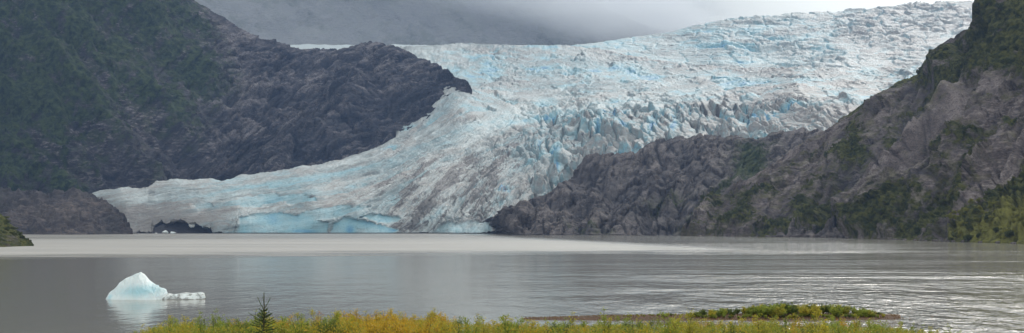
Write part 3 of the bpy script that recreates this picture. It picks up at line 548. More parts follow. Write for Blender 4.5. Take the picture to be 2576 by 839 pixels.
def build_moraine():
    top = curve([(-160, 455), (0, 478), (60, 487), (120, 487), (180, 484), (225, 493), (258, 511), (292, 528), (310, 548), (322, 572), (334, 589)])
    bot = curve([(-160, 591), (250, 590.4), (334, 590)])
    Df = tps([(-160, 591, 2070), (100, 590.6, 2110), (250, 590.4, 2130), (334, 590, 2180), (-160, 455, 2420), (0, 478, 2430), (120, 487, 2440), (225, 493, 2450), (292, 528, 2360), (322, 572, 2240), (150, 540, 2230), (0, 540, 2260)])
    PX, PY, D, P = patch(-160, 334, 2.0, bot, top, 90, Df)
    X, Y, Z = P[..., 0], P[..., 1], P[..., 2]; N = normals(P)
    rough = fbm(X / 30, Y / 30, Z / 30, 5, 191, 0.62); g = ridged(PX / 60 - PY / 90, PY / 90, 0, 3, 193) - 0.5
    f1, f2, cid = worley(X / 9, (Y + Z) / 9, 19)
    foot = sst(0, 0.08, np.linspace(0, 1, PX.shape[0]))[:, None]
    fg, ft, fc = facets(X / 26 + 0.4 * rough, (Y + Z) / 22 + 0.4 * rough, 61)
    P = P + N * ((11 * rough + 12 * g + 8 * ft + 4 * fc + 3 * (0.6 - f1)) * (0.2 + 0.8 * foot))[..., None]
    pale = 0.6 * sst(0.6, 0.95, cid) + 0.35 * blob(PX, PY, 150, 545, 60, 20); darker = 0.6 * blob(PX, PY, 285, 560, 30, 26, .6) + 0.5 * sst(80, -20, PX) + 0.5 * sst(0, -.4, g) + 0.6 * sst(525, 490, PY)
    veg = 0.25 * sst(60, -60, PX) + 0.12 + 0 * PX
    o = land('moraine', P, np.clip(np.stack([veg, pale, darker], -1), 0, 1), M_MOR, [(40, -8), (120, -40), (260, -120)])
    tag(o, 'low brown rubble hill at the lake edge beside the glacier snout', 'hill', kind='structure')
    # rubble heap inside the mouth of the ice cave
    top = curve([(350, 592), (378, 580), (395, 570), (420, 561), (450, 556), (480, 558), (510, 566), (535, 581), (560, 592)])
    bot = curve([(350, 593), (395, 588.6), (540, 588.6), (560, 593)])
    PX, PY, D, P = patch(350, 560, 1.6, bot, top, 40, lambda a, b: 2401 + (588.6 - b) * 1.3 + 10 * ((a - 455) / 90)**2)
    X, Y, Z = P[..., 0], P[..., 1], P[..., 2]; N = normals(P)
    f1, f2, cid = worley(X / 4, (Y + Z) / 4, 23)
    P = P + N * (2.5 * fbm(X / 12, Y / 12, Z / 12, 4, 195) + 1.2 * (0.5 - f1))[..., None]
    mk = np.clip(np.stack([0 * PX, 0.5 * sst(0.8, 1, cid), 0.4 + 0 * PX], -1), 0, 1)
    o = land('rubble_mound', P, mk, M_RUB, [(8, -1), (30, -14), (60, -40)])
    tag(o, 'dark heap of rock rubble filling the ice cave at the glacier foot', 'rubble mound', kind='structure')
    # near bluff on the left edge
    top = curve([(-320, 330), (-120, 470), (-40, 515), (0, 541), (20, 555), (40, 574), (60, 592), (72, 604), (80, 614), (84, 619)])
    bot = curve([(-320, 628), (0, 622.5), (84, 619.5)])
    Df = tps([(-320, 628, 770), (0, 622.5, 851), (84, 619.5, 900), (-320, 330, 980), (-120, 470, 980), (0, 541, 960), (40, 574, 945), (72, 604, 925), (-150, 560, 880), (0, 585, 895)])
    PX, PY, D, P = patch(-320, 84, 1.6, bot, top, 110, Df)
    X, Y, Z = P[..., 0], P[..., 1], P[..., 2]; N = normals(P)
    rough = fbm(X / 12, Y / 12, Z / 12, 5, 197, 0.65); foot = sst(0, 0.08, np.linspace(0, 1, PX.shape[0]))[:, None]
    b1, b2, bid = worley(X / 3.2, (Y + Z * 1.2) / 3.2, 29)
    P = P + N * ((4.5 * rough + 1.6 * (0.7 - b1)) * (0.2 + 0.8 * foot))[..., None]
    mk = np.clip(np.stack([0.55 + 0.5 * rough + 0.3 * sst(600, 560, PY), 0.4 * sst(0.7, 1, bid), 0.5 * sst(590, 620, PY)], -1), 0, 1)
    ii = np.flatnonzero((PX > -40) & (mk[..., 0] > 0.45) & (PY < 610)); pick = rng.choice(ii, 26, replace=False)
    BUSH_SPOTS.extend((tuple(p), 1) for p in P.reshape(-1, 3)[pick])
    o = land('bluff', P, mk, M_NEAR, [(20, -5), (60, -30), (140, -90)])
    tag(o, 'mossy olive-brown point of land entering the lake at the left edge', 'bluff', kind='structure')
build_moraine()

# ------------------------------------------------------------------ lake
def build_lake():
    m, nt = new_mat('silty_lake_water'); t = NT(nt)
    c = t.n('ShaderNodeTexCoord'); sp = t.n('ShaderNodeSeparateXYZ'); t.l(c.outputs['Object'], sp.inputs[0])
    x, y = sp.outputs[0], sp.outputs[1]
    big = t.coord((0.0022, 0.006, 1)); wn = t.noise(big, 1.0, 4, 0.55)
    # pale band: silt and sky sheen painted into base colour, tapering to the right
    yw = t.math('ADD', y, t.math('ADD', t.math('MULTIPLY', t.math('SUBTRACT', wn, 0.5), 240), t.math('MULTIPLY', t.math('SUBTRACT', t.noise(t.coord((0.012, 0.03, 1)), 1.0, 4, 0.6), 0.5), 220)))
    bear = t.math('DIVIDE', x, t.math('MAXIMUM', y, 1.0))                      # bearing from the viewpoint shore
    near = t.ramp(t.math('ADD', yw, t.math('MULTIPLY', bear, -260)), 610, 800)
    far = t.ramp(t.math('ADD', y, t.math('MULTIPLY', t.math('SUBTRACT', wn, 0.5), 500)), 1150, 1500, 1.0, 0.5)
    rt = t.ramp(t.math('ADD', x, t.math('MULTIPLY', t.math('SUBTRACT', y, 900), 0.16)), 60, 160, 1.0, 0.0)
    silt_sheen = t.math('MULTIPLY', t.math('MULTIPLY', near, far), rt)
    silt_sheen = t.math('MULTIPLY', silt_sheen, t.ramp(t.noise(t.coord((0.003, 0.02, 1)), 1.0, 5, 0.65), 0.3, 0.6, 0.72, 1.0))
    col = t.mix(silt_sheen, (0.25, 0.231, 0.202), (0.43, 0.405, 0.375))
    # ripples: long low crests lying across the view, livelier on the right
    gb = t.math('MULTIPLY', t.math('MULTIPLY', t.ramp(yw, 640, 740), t.ramp(yw, 960, 1080, 1.0, 0.0)), t.math('MULTIPLY', t.ramp(bear, 0.10, 0.15), t.ramp(bear, 0.24, 0.35, 1.0, 0.0)))
    gn = t.math('MULTIPLY', t.ramp(yw, 420, 250, 0.0, 1.0), t.ramp(bear, -0.02, 0.24))
    gn = t.math('MAXIMUM', gb, t.math('MULTIPLY', gn, t.ramp(t.noise(t.coord((0.02, 0.012, 1)), 1.0, 3), 0.36, 0.58, 0.45, 1.0)))
    ru = t.math('ADD', gn, t.math('MULTIPLY', t.ramp(x, -60, 330, 0.0, 1.0), t.ramp(t.noise(t.coord((0.004, 0.016, 1)), 1.0, 3), 0.35, 0.65, 0.0, 0.4)), True)
    r1 = t.noise(t.coord((0.35, 0.17, 1), (0, 0, 0.05)), 1.0, 3, 0.6, 0.3)
    r2 = t.noise(t.coord((1.1, 0.5, 1), (0, 0, -0.1)), 1.0, 3, 0.6)
    r3 = t.noise(t.coord((0.12, 0.055, 1)), 1.0, 3, 0.55)
    r4 = t.noise(t.coord((0.04, 0.018, 1)), 1.0, 3, 0.55)
    h = t.math('ADD', t.math('MULTIPLY', r1, t.mixf(ru, 0.09, 1.9)), t.math('MULTIPLY', r2, t.mixf(ru, 0.03, 0.25)))
    h = t.math('ADD', h, t.math('MULTIPLY', r3, t.mixf(ru, 0.10, 2.6))); h = t.math('ADD', h, t.math('MULTIPLY', r4, t.mixf(ru, 0.3, 3.6)))
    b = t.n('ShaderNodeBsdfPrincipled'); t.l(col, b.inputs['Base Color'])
    b.inputs['IOR'].default_value = 1.333
    rough = t.mixf(silt_sheen, t.mixf(ru, 0.10, 0.07), 0.5); t.l(rough, b.inputs['Roughness'])
    t.l(t.bump(h, 1.0, 1.0), b.inputs['Normal']); t.out(b.outputs[0])
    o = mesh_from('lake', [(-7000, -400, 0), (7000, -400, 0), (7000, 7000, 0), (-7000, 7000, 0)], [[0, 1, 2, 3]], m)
    tag(o, 'calm grey silty lake with a pale band of silt and painted sky sheen below the glacier', 'lake', kind='structure')
build_lake()

# ------------------------------------------------------------------ iceberg and small ice
def berg_material(name, dirty):
    m, nt = new_mat(name); t = NT(nt)
    blue, dirt, tan = t.masks(); co = t.coord()
    n1 = t.noise(co, 1.1, 5, 0.6); n2 = t.noise(co, 4.0, 4, 0.65)
    col = t.mix(t.ramp(n1, 0.35, 0.7), (0.78, 0.83, 0.83), (0.84, 0.87, 0.86))
    col = t.mix(t.ramp(t.math('ADD', blue, t.math('MULTIPLY', t.math('SUBTRACT', n1, 0.5), 0.5)), 0.1, 1.0, 0, 0.9), col, (0.38, 0.66, 0.74))
    col = t.mix(t.ramp(t.math('ADD', dirt, t.math('MULTIPLY', t.math('SUBTRACT', n2, 0.5), 1.2)), 0.35, 0.75, 0, 0.85), col, (0.10, 0.095, 0.085))
    b = t.n('ShaderNodeBsdfPrincipled'); t.l(col, b.inputs['Base Color']); b.inputs['Roughness'].default_value = 0.42
    b.inputs['Subsurface Weight'].default_value = 0.12; b.inputs['Subsurface Radius'].default_value = (0.4, 0.7, 0.9)
    t.l(t.bump(t.math('ADD', n1, t.math('MULTIPLY', n2, 0.3)), 0.25), b.inputs['Normal']); t.out(b.outputs[0])
    return m
M_BERG = berg_material('clean_berg_ice', 0); M_CHUNK = berg_material('chunk_ice', 0)

def build_berg():
    D0 = shore_D(752.6); k = D0 / F
    root = bpy.data.objects.new('iceberg', None); C.objects.link(root); root.location = (X_of(351, D0), D0, 0)
    tag(root, 'peaked pale blue iceberg with a low dirty ledge floating on the lake', 'iceberg')
    def prof(pts): a = np.array(pts, float); return lambda px: np.interp(px, a[:, 0], (752.6 - a[:, 1]) * k)
    def body(name, px0, px1, profile, depth, crest, seed, dirt_amt, blue_amt, power):
        nx, ny = 190, 110
        px = np.linspace(px0, px1, nx); u = np.linspace(-1, 1, ny)
        PXg, U = np.meshgrid(px, u)
        Xl = (PXg - 351) * k
        H = profile(PXg); t = (PXg - px0) / (px1 - px0)
        half = depth * np.clip(1 - np.abs(2 * t - 1)**3.0, 0.02, 1)**0.5
        cu = crest
        s = np.where(U < cu, (U + 1) / (cu + 1), (1 - U) / (1 - cu))          # 0 at the rims, 1 at the crest
        nz = fbm(Xl / 2.2, U * 1.6, 0, 4, seed)
        Hs = (H + 0.9) * (1 - (1 - s)**power) - 0.9
        Hs = Hs + (0.35 * nz * (1 - 0.9 * dirt_amt) + (0.16 - 0.13 * dirt_amt) * (ridged(Xl / 0.9, U * 3.2, 0, 3, seed + 5) - 0.5)) * np.clip(H / 2.0, 0.12, 1) * sst(0, 0.4, s) * sst(1.0, 0.8, s)
        gdb, tlb, cib = facets(Xl / 2.3 + 0.3 * nz, U * 1.4 + 0.3 * nz, seed % 17)
        Hs = Hs + (1 - dirt_amt) * (0.6 * tlb + 0.12 * (sst(0, 0.12, gdb) - 1)) * np.clip(H / 2.5, 0, 1) * sst(0, 0.4, s) * sst(1.0, 0.86, s)
        Yl = U * half + 0.35 * fbm(Xl / 1.6, U * 2, 0.3, 3, seed + 9)
        P = np.stack([Xl, Yl, Hs], -1)
        blue = blue_amt * (blob(PXg, 752.6 - Hs / k, 360, 731, 48, 14, -0.06) * 0.62 + 0.30 + 0.5 * blob(PXg, 752.6 - Hs / k, 285, 746, 6, 6))
        dirt = dirt_amt * (0.56 + 0.9 * fbm(Xl / 1.1, U * 1.5 + Hs, 0, 4, seed + 12)) + 0.5 * sst(0.22, 0.02, Hs) * sst(-0.4, 0.1, nz) * 0.8
        mk = np.clip(np.stack([blue, dirt, 0 * blue], -1), 0, 1)
        mesh_from(name, P, grid_quads(ny, nx), M_BERG, root, mk)
    body('ice_peak', 265, 424, prof([(265, 753), (268, 748), (275, 736), (286, 728), (298, 712), (315, 700), (334, 692.5), (345, 688), (351.5, 685), (359, 692), (370.6, 706), (381, 714), (388, 717.5), (396, 718), (397.5, 724.5), (405, 726), (416, 729.5), (420, 736), (424, 746)]), 4.2, 0.25, 201, 0.05, 1.0, 1.7)
    body('ice_ledge', 372, 517, prof([(372, 748), (400, 742), (424, 738), (436, 741), (450, 739.5), (466, 736.5), (480, 738), (495, 737), (508, 735.5), (514, 738.5), (517, 748)]), 2.6, 0.1, 221, 0.85, 0.1, 2.4)
build_berg()

def ice_chunk(px, py, D, w, h, label, seed):
    n = 16; th = np.linspace(0, 2 * PI, n, endpoint=False); rings = []
    for v in np.linspace(0, 1, 7):
        r = np.sin(PI * (0.08 + 0.86 * v))**0.6
        rr = r * (1 + 0.35 * pn(np.cos(th) * 1.3, np.sin(th) * 1.3, v * 2.0, seed))
        rings.append(np.stack([np.cos(th) * rr * w / 2, np.sin(th) * rr * w / 2, (v - 0.15) * h * (1 + 0.45 * pn(np.cos(th), np.sin(th), v, seed + 3))], -1))
    P = np.stack(rings); V = P.reshape(-1, 3); Q = []
    for r in range(6):
        for j in range(n): Q.append([r * n + j, r * n + (j + 1) % n, (r + 1) * n + (j + 1) % n, (r + 1) * n + j])
    c0 = len(V); V = np.concatenate([V, [P[0].mean(0), P[-1].mean(0)]])
    for j in range(0, n, 2):
        Q.append([c0, (j + 2) % n, j + 1, j]); Q.append([c0 + 1, 6 * n + j, 6 * n + j + 1, 6 * n + (j + 2) % n])
    mk = np.zeros((len(V), 3)); mk[:, 0] = 0.15
    o = mesh_from('ice_chunk', V, Q, M_CHUNK, None, mk, smooth=False); o.location = pt(px, py, D)
    tag(o, label, 'ice chunk', 'ice chunks by the cave')
ice_chunk(416, 587.6, 2390, 12.0, 6.5, 'larger white ice block on the waterline at the cave mouth', 1)
ice_chunk(435, 587.9, 2388, 11.5, 3.6, 'flatter white ice slab on the waterline right of a larger block', 2)
ice_chunk(483, 571.5, 2398, 13.0, 8.5, 'white ice lump lodged high on the rubble in the cave mouth', 3)
ice_chunk(393, 588.2, 2388, 5.0, 2.0, 'tiny white ice fragment at the left foot of the cave', 4)

def boulder(px, py, w, h, label, seed, group=None):
    n = 14; th = np.linspace(0, 2 * PI, n, endpoint=False); D = shore_D(py) - 3; rings = []
    for v in np.linspace(0, 1, 6):
        r = np.sin(PI * (0.1 + 0.85 * v))**0.5; rr = r * (1 + 0.4 * pn(np.cos(th) * 1.2, np.sin(th) * 1.2, v * 1.5, seed))
        rings.append(np.stack([np.cos(th) * rr * w / 2, np.sin(th) * rr * w / 2, (v - 0.3) * h + 0 * th], -1))
    P = np.stack(rings); V = np.concatenate([P.reshape(-1, 3), [P[-1].mean(0)]]); Q = []
    for r in range(5):
        for j in range(n): Q.append([r * n + j, r * n + (j + 1) % n, (r + 1) * n + (j + 1) % n, (r + 1) * n + j])
    for j in range(0, n, 2): Q.append([6 * n, 5 * n + j, 5 * n + j + 1, 5 * n + (j + 2) % n])
    mk = np.zeros((len(V), 3)); mk[:, 1] = 0.9
    o = mesh_from('boulder', V, Q, M_HEAD, None, mk, smooth=False); o.location = (X_of(px, D), D, 0); tag(o, label, 'boulder', group)
for i in range(22):
    bx = [1760, 1822, 1885, 1930, 1996, 2040, 2075, 2130, 2168, 2215, 2250, 2275, 2302, 2330, 2352, 2371, 2384, 2398, 2423, 2466, 2510, 2550][i]
    by = float(np.interp(bx, [1712, 1850, 2000, 2200, 2300, 2400, 2576], [594.4, 595.5, 597, 602, 606, 609, 614.5]))
    boulder(bx, by, rng.uniform(3, 7), rng.uniform(1.6, 3.6), 'pale shore boulder at the waterline below the right mountainside', 60 + i, 'boulders along the right shore')

# ------------------------------------------------------------------ near bank, islet, plants
ytop = curve([(-300, 960), (200, 872), (300, 843), (340, 832), (370, 820), (400, 812), (450, 811), (560, 809), (700, 803), (760, 806), (800, 806), (860, 797), (1000, 795), (1090, 799), (1200, 808), (1330, 812), (1400, 811), (1600, 808), (1800, 809), (2000, 812), (2120, 812), (2200, 812), (2300, 821), (2350, 827), (2420, 836), (2500, 862), (2700, 950), (3200, 1200)])
PLANT_H = 1.22
def bank_z(X, Y):
    Y = np.asarray(Y, float); X = np.asarray(X, float)
    Ys = np.maximum(Y, 20.0)
    z = CAMZ - (ytop(X / np.maximum(Ys, 30) * F + CX) - HY) / F * Ys - PLANT_H
    z = np.where(Y < 20, z + (20 - Y) * 0.03, z)
    z = np.where(Y > 76, z - (Y - 76) * 0.28, z)
    return np.maximum(z, -3.0)

def ground_material(name, a, b_, scale):
    m, nt = new_mat(name); t = NT(nt); co = t.coord()
    n1 = t.noise(co, scale, 6, 0.65); n2 = t.noise(co, scale * 9, 4, 0.7)
    col = t.mix(t.ramp(n1, 0.35, 0.65), a, b_); b = t.n('ShaderNodeBsdfPrincipled'); t.l(col, b.inputs['Base Color']); b.inputs['Roughness'].default_value = 0.9
    t.l(t.bump(n2, 0.15), b.inputs['Normal']); t.out(b.outputs[0]); return m
M_SOIL = ground_material('bank_turf', (0.05, 0.055, 0.018), (0.09, 0.085, 0.03), 0.3)
M_PEAT = ground_material('rusty_shore_turf', (0.06, 0.026, 0.010), (0.10, 0.045, 0.018), 0.5)

def build_bank():
    ys = np.concatenate([np.linspace(-40, 30, 12), np.linspace(34, 130, 60)]); xs = np.linspace(-90, 90, 170)
    Xg, Yg = np.meshgrid(xs, ys)
    Z = bank_z(Xg, Yg) + 0.15 * fbm(Xg / 2.5, Yg / 2.5, 0, 4, 301)
    o = mesh_from('bank', np.stack([Xg, Yg, Z], -1), grid_quads(len(ys), len(xs)), M_SOIL)
    tag(o, 'grassy near bank sloping from the viewpoint down to the lake', 'bank', kind='structure')
build_bank()

# leaves
def leaf_material(name, cols, trans=0.25):
    m, nt = new_mat(name); t = NT(nt)
    r, g, b_ = t.masks()
    oi = t.n('ShaderNodeObjectInfo')
    f = t.math('ADD', t.math('MULTIPLY', r, 0.7), t.math('MULTIPLY', oi.outputs['Random'], 0.3))
    cr = t.n('ShaderNodeValToRGB'); t.l(f, cr.inputs[0]); el = cr.color_ramp.elements
    el[0].position = 0; el[0].color = (*cols[0], 1); el[1].position = 1; el[1].color = (*cols[-1], 1)
    for i, c_ in enumerate(cols[1:-1]):
        e = el.new((i + 1) / (len(cols) - 1)); e.color = (*c_, 1)
    d = t.n('ShaderNodeBsdfPrincipled'); t.l(cr.outputs[0], d.inputs['Base Color']); d.inputs['Roughness'].default_value = 0.55; d.inputs['Specular IOR Level'].default_value = 0.3
    tr = t.n('ShaderNodeBsdfTranslucent'); t.l(cr.outputs[0], tr.inputs[0])
    mx = t.n('ShaderNodeMixShader'); mx.inputs[0].default_value = trans; t.l(d.outputs[0], mx.inputs[1]); t.l(tr.outputs[0], mx.inputs[2]); t.out(mx.outputs[0])
    return m
M_GREEN = leaf_material('green_leaves', [(0.145, 0.208, 0.034), (0.292, 0.352, 0.049), (0.462, 0.462, 0.068)], 0.45)
M_OLIVE = leaf_material('yellow_green_leaves', [(0.224, 0.253, 0.037), (0.447, 0.405, 0.05), (0.72, 0.549, 0.06)], 0.45)
M_GOLD = leaf_material('golden_leaves', [(0.30, 0.25, 0.028), (0.56, 0.39, 0.035), (0.66, 0.35, 0.03)], 0.42)
M_RUST = leaf_material('rusty_leaves', [(0.315, 0.143, 0.051), (0.543, 0.272, 0.129), (0.643, 0.372, 0.172)], 0.45)
M_DEEP = leaf_material('deep_green_leaves', [(0.063, 0.1, 0.026), (0.119, 0.163, 0.036), (0.201, 0.238, 0.046)], 0.45)
M_STEM = ground_material('twig_bark', (0.10, 0.075, 0.05), (0.16, 0.12, 0.08), 6.0)
M_SPR = leaf_material('spruce_needles', [(0.045, 0.075, 0.022), (0.085, 0.125, 0.035), (0.13, 0.16, 0.05)], 0.2)
M_BARK = ground_material('spruce_bark', (0.10, 0.075, 0.045), (0.17, 0.13, 0.075), 8.0)
M_SEDGE = leaf_material('rusty_sedge', [(0.11, 0.038, 0.008), (0.19, 0.085, 0.016), (0.19, 0.18, 0.03)], 0.15)
M_GRASS = leaf_material('bank_herbs', [(0.161, 0.213, 0.031), (0.31, 0.31, 0.04), (0.713, 0.391, 0.029)], 0.45)

def tube(Vl, Ql, pts, r0, r1, n=5):
    base = sum(len(v) for v in Vl); pts = np.asarray(pts, float); m = len(pts); th = np.linspace(0, 2 * PI, n, endpoint=False)
    rings = []
    for i in range(m):
        d = pts[min(i + 1, m - 1)] - pts[max(i - 1, 0)]; d /= np.linalg.norm(d) + 1e-9
        a = np.cross(d, (0.3, 0.9, 0.2)); a /= np.linalg.norm(a) + 1e-9; b = np.cross(d, a)
        r = r0 + (r1 - r0) * i / (m - 1)
        rings.append(pts[i] + r * (np.cos(th)[:, None] * a + np.sin(th)[:, None] * b))
    Vl.append(np.concatenate(rings))
    for i in range(m - 1):
        for j in range(n): Ql.append([base + i * n + j, base + i * n + (j + 1) % n, base + (i + 1) * n + (j + 1) % n, base + (i + 1) * n + j])
def leaves(centres, size, aspect, tint, up=0.3):
    n = len(centres); c = np.asarray(centres)
    a = rng.normal(size=(n, 3)); a[:, 2] += up; a /= np.linalg.norm(a, axis=1)[:, None]
    nn = rng.normal(size=(n, 3)) * 0.6 + np.array([0, -0.45, 0.8]); b = np.cross(nn, a); b /= np.linalg.norm(b, axis=1)[:, None]
    L = (size * rng.uniform(0.65, 1.3, n))[:, None]; W = L * aspect
    V = np.stack([c, c + a * L * 0.5 + b * W * 0.5, c + a * L, c + a * L * 0.45 - b * W * 0.5], 1).reshape(-1, 3)
    Q = np.arange(n * 4).reshape(n, 4)
    mk = np.repeat(np.asarray(tint)[:, None], 4, 0).reshape(-1); mk = np.stack([mk, mk * 0, mk * 0], -1)
    return V, Q, mk

def make_shrub(kind, mat, height, radius, nstem, nleaf, lsize, label, group, cat='shrub', name='shrub', spire=0.0, seed=0):
    rs = np.random.default_rng(seed)
    root = bpy.data.objects.new(name, None); C.objects.link(root); tag(root, label, cat, group)
    Vl, Ql, cen = [], [], []
    for i in range(nstem):
        az = rs.uniform(0, 2 * PI); lean = radius * rs.uniform(0.15, 1.0) * (1 - spire); hh = height * (rs.uniform(0.6, 1.0) if i else 1.0) * (1 - 0.35 * (lean / radius)**2)
        pts = []
        for t in np.linspace(0, 1, 6):
            pts.append((math.cos(az) * lean * t**0.8 + rs.normal() * 0.02, math.sin(az) * lean * t**0.8 + rs.normal() * 0.02, hh * t))
        tube(Vl, Ql, pts, 0.018, 0.004, 4)
        pts = np.array(pts)
        nb = int(8 + 10 * hh)
        for j in range(nb):
            t = rs.uniform(0.15, 1.0); p = np.array([np.interp(t, np.linspace(0, 1, 6), pts[:, q]) for q in range(3)])
            a2 = rs.uniform(0, 2 * PI); ln = (0.16 + 0.34 * (1 - t)) * rs.uniform(0.6, 1.2) * (0.8 if spire else 1.0)
            q_ = p + np.array([math.cos(a2) * ln, math.sin(a2) * ln, ln * rs.uniform(0.4, 1.1)])
            if j % 2 == 0: tube(Vl, Ql, [p, (p + q_) / 2 + (0, 0, -0.01), q_], 0.005, 0.002, 3)
            for s in np.linspace(0.1, 1.05, max(3, int(nleaf / (nstem * nb)))):
                cen.append(p + (q_ - p) * s + rs.normal(size=3) * 0.03)
    V, Q, mk = leaves(np.array(cen), lsize, 0.5, np.clip(rs.normal(0.5, 0.25, len(cen)) + 0.15 * (np.array(cen)[:, 2] / height - 0.5), 0, 1))
    mesh_from('stems', np.concatenate(Vl), Ql, M_STEM, root)
    mesh_from('foliage', V, Q, mat, root, mk, smooth=False)
    return root
def dup(root, loc, rz, sc):
    r = root.copy(); C.objects.link(r)
    for ch in list(root.children):
        c = ch.copy(); C.objects.link(c); c.parent = r
    place(r, loc, rz, sc); return r
def place(r, loc, rz, sc):
    r.location = loc; r.rotation_euler = (rng.normal() * 0.05, rng.normal() * 0.05, rz); r.scale = (sc, sc, sc * rng.uniform(0.92, 1.1))

G1 = 'shrubs of the thicket on the near bank'
protos = {}
LB = {'green': 'leafy green shrub in the thicket along the near bank', 'olive': 'yellow-green shrub in the thicket along the near bank', 'gold': 'golden orange autumn shrub in the thicket along the near bank', 'deep': 'dark green rounded shrub in the thicket along the near bank', 'rust': 'sparse rust-pink shrub poking up from the near bank thicket'}
MT = {'green': M_GREEN, 'olive': M_OLIVE, 'gold': M_GOLD, 'deep': M_DEEP, 'rust': M_RUST}
for kd in LB:
    for v in range(3):
        ns = {'rust': 5}.get(kd, 9 + v)
        protos[(kd, v)] = [make_shrub(kd, MT[kd], 1.25 + 0.15 * v, 0.62 + 0.1 * v, ns, 500 if kd == 'rust' else 2400, 0.066, LB[kd], G1, seed=400 + v + 10 * len(kd)), False]
    protos[(kd, 3)] = [make_shrub(kd, MT[kd], 1.75, 0.35, 4, 900, 0.06, LB[kd].replace('shrub', 'spire-shaped shrub'), G1, spire=0.55, seed=450 + len(kd)), False]
def put_shrub(kd, v, x, y, z, sc):
    pr = protos[(kd, v)]; rz = rng.uniform(0, 2 * PI)
    if not pr[1]: place(pr[0], (x, y, z), rz, sc); pr[1] = True
    else: dup(pr[0], (x, y, z), rz, sc)
def goldness(px):
    return 0.05 + 0.85 * math.exp(-((px - 970) / 160)**2) + 0.28 * math.exp(-((px - 1380) / 110)**2) + 0.22 * math.exp(-((px - 1950) / 200)**2)
cnt = 0
for Y, n in ((50, 52), (57, 54), (64, 56), (71, 58)):
    for i in range(n):
        px = 300 + (2420 - 300) * (i + rng.uniform(-0.1, 1.1)) / n; yy = Y + rng.uniform(-2.6, 2.6)
        x = X_of(px, yy); g = goldness(px); r = rng.uniform()
        kd = 'gold' if r < g * 0.95 else ('olive' if r < g + 0.30 else ('deep' if rng.uniform() < 0.22 else 'green'))
        v = 3 if rng.uniform() < 0.10 else int(rng.integers(0, 3))
        if kd == 'deep' and v == 3: v = 1
        sc = rng.uniform(0.84, 1.05) * (0.85 if (px < 420 or px > 2250) else 1.0)
        put_shrub(kd, v, x, yy, float(bank_z(x, yy)) - 0.05, sc); cnt += 1
for px, yt, kd, v in ((800, 790, 'rust', 0), (868, 781, 'gold', 3), (917, 784, 'olive', 3), (955, 785, 'green', 3), (985, 783, 'gold', 3), (1010, 789, 'gold', 1), (1087, 776, 'olive', 3), (640, 800, 'green', 1), (840, 797, 'olive', 3), (1370, 798, 'green', 3), (1175, 800, 'green', 3), (2120, 790, 'olive', 3), (2180, 800, 'olive', 3), (700, 794, 'green', 1), (415, 800, 'green', 3), (442, 801, 'green', 0)):
    yy = 66 + rng.uniform(-3, 3); x = X_of(px, yy); zt = Z_of(yt, yy); hgt = {3: 1.75, 0: 1.25, 1: 1.40}[v]; sc = 1.05
    put_shrub(kd, v, x, yy, zt - hgt * sc, sc)

# alder bushes on the slopes across the lake
M_ALDER = leaf_material('alder_leaves', [(0.040, 0.054, 0.016), (0.078, 0.094, 0.026), (0.13, 0.135, 0.038)], 0.25)
M_OLIVE2 = leaf_material('shore_leaves', [(0.13, 0.15, 0.028), (0.23, 0.23, 0.04), (0.33, 0.28, 0.05)], 0.4)
def bush_proto(mat, label, group, seed):
    rs = np.random.default_rng(seed); n = 900
    root = bpy.data.objects.new('bush', None); C.objects.link(root); tag(root, label, 'bush', group)
    lob = rs.normal(size=(9, 3)) * (0.38, 0.38, 0.2) + (0, 0, 0.45); k = rs.integers(0, 9, n)
    d = rs.normal(size=(n, 3)); d /= np.linalg.norm(d, axis=1)[:, None]
    c = lob[k] + d * (0.32 * rs.uniform(0.4, 1.0, n)**0.5)[:, None]; c[:, 2] = np.maximum(c[:, 2], -0.15)
    V, Q, mk = leaves(c, 0.17, 0.7, np.clip(rs.normal(0.45, 0.25, n), 0, 1))
    Vl, Ql = [], []
    for i in range(6): tube(Vl, Ql, [(0, 0, -0.3), lob[i] * (0.5, 0.5, 0.4), lob[i]], 0.03, 0.01, 4)
    mesh_from('stems', np.concatenate(Vl), Ql, M_STEM, root); mesh_from('foliage', V, Q, mat, root, mk, smooth=False)
    return root
bp = [[bush_proto(M_OLIVE2 if i > 4 else M_ALDER, l, g, 700 + i), False] for i, (l, g) in enumerate([('dark green alder bush on the rocky right mountainside', 'alder bushes on the right mountainside')] * 3 + [('olive green bush on the mossy bluff at the left edge', 'bushes on the left bluff')] * 2 + [('yellow-green bush by the water at the foot of the right mountainside', 'bushes along the right shore')] * 2)]
for i, (p, kind) in enumerate(BUSH_SPOTS):
    q = (bp[i % 3], bp[3 + i % 2], bp[5 + i % 2])[kind]
    sc_ = rng.uniform(1.2, 2.6) if kind == 1 else rng.uniform(2.0, 4.2) if kind == 2 else rng.uniform(2.6, 6.5) * (0.75 + p[1] / 5000)
    if not q[1]: place(q[0], p, rng.uniform(0, 6.28), sc_); q[1] = True
    else: dup(q[0], p, rng.uniform(0, 6.28), sc_)

for i in range(18):
    px = 845 + i * 14.5 + rng.uniform(-5, 5); yy = 64 + rng.uniform(-4, 4); x = X_of(px, yy); v = int(rng.integers(0, 3)); zt = Z_of(rng.uniform(788, 799), yy); sc = rng.uniform(0.9, 1.1)
    put_shrub('gold' if i % 4 else 'olive', v, x, yy, zt - (1.25 + 0.15 * v) * sc, sc)

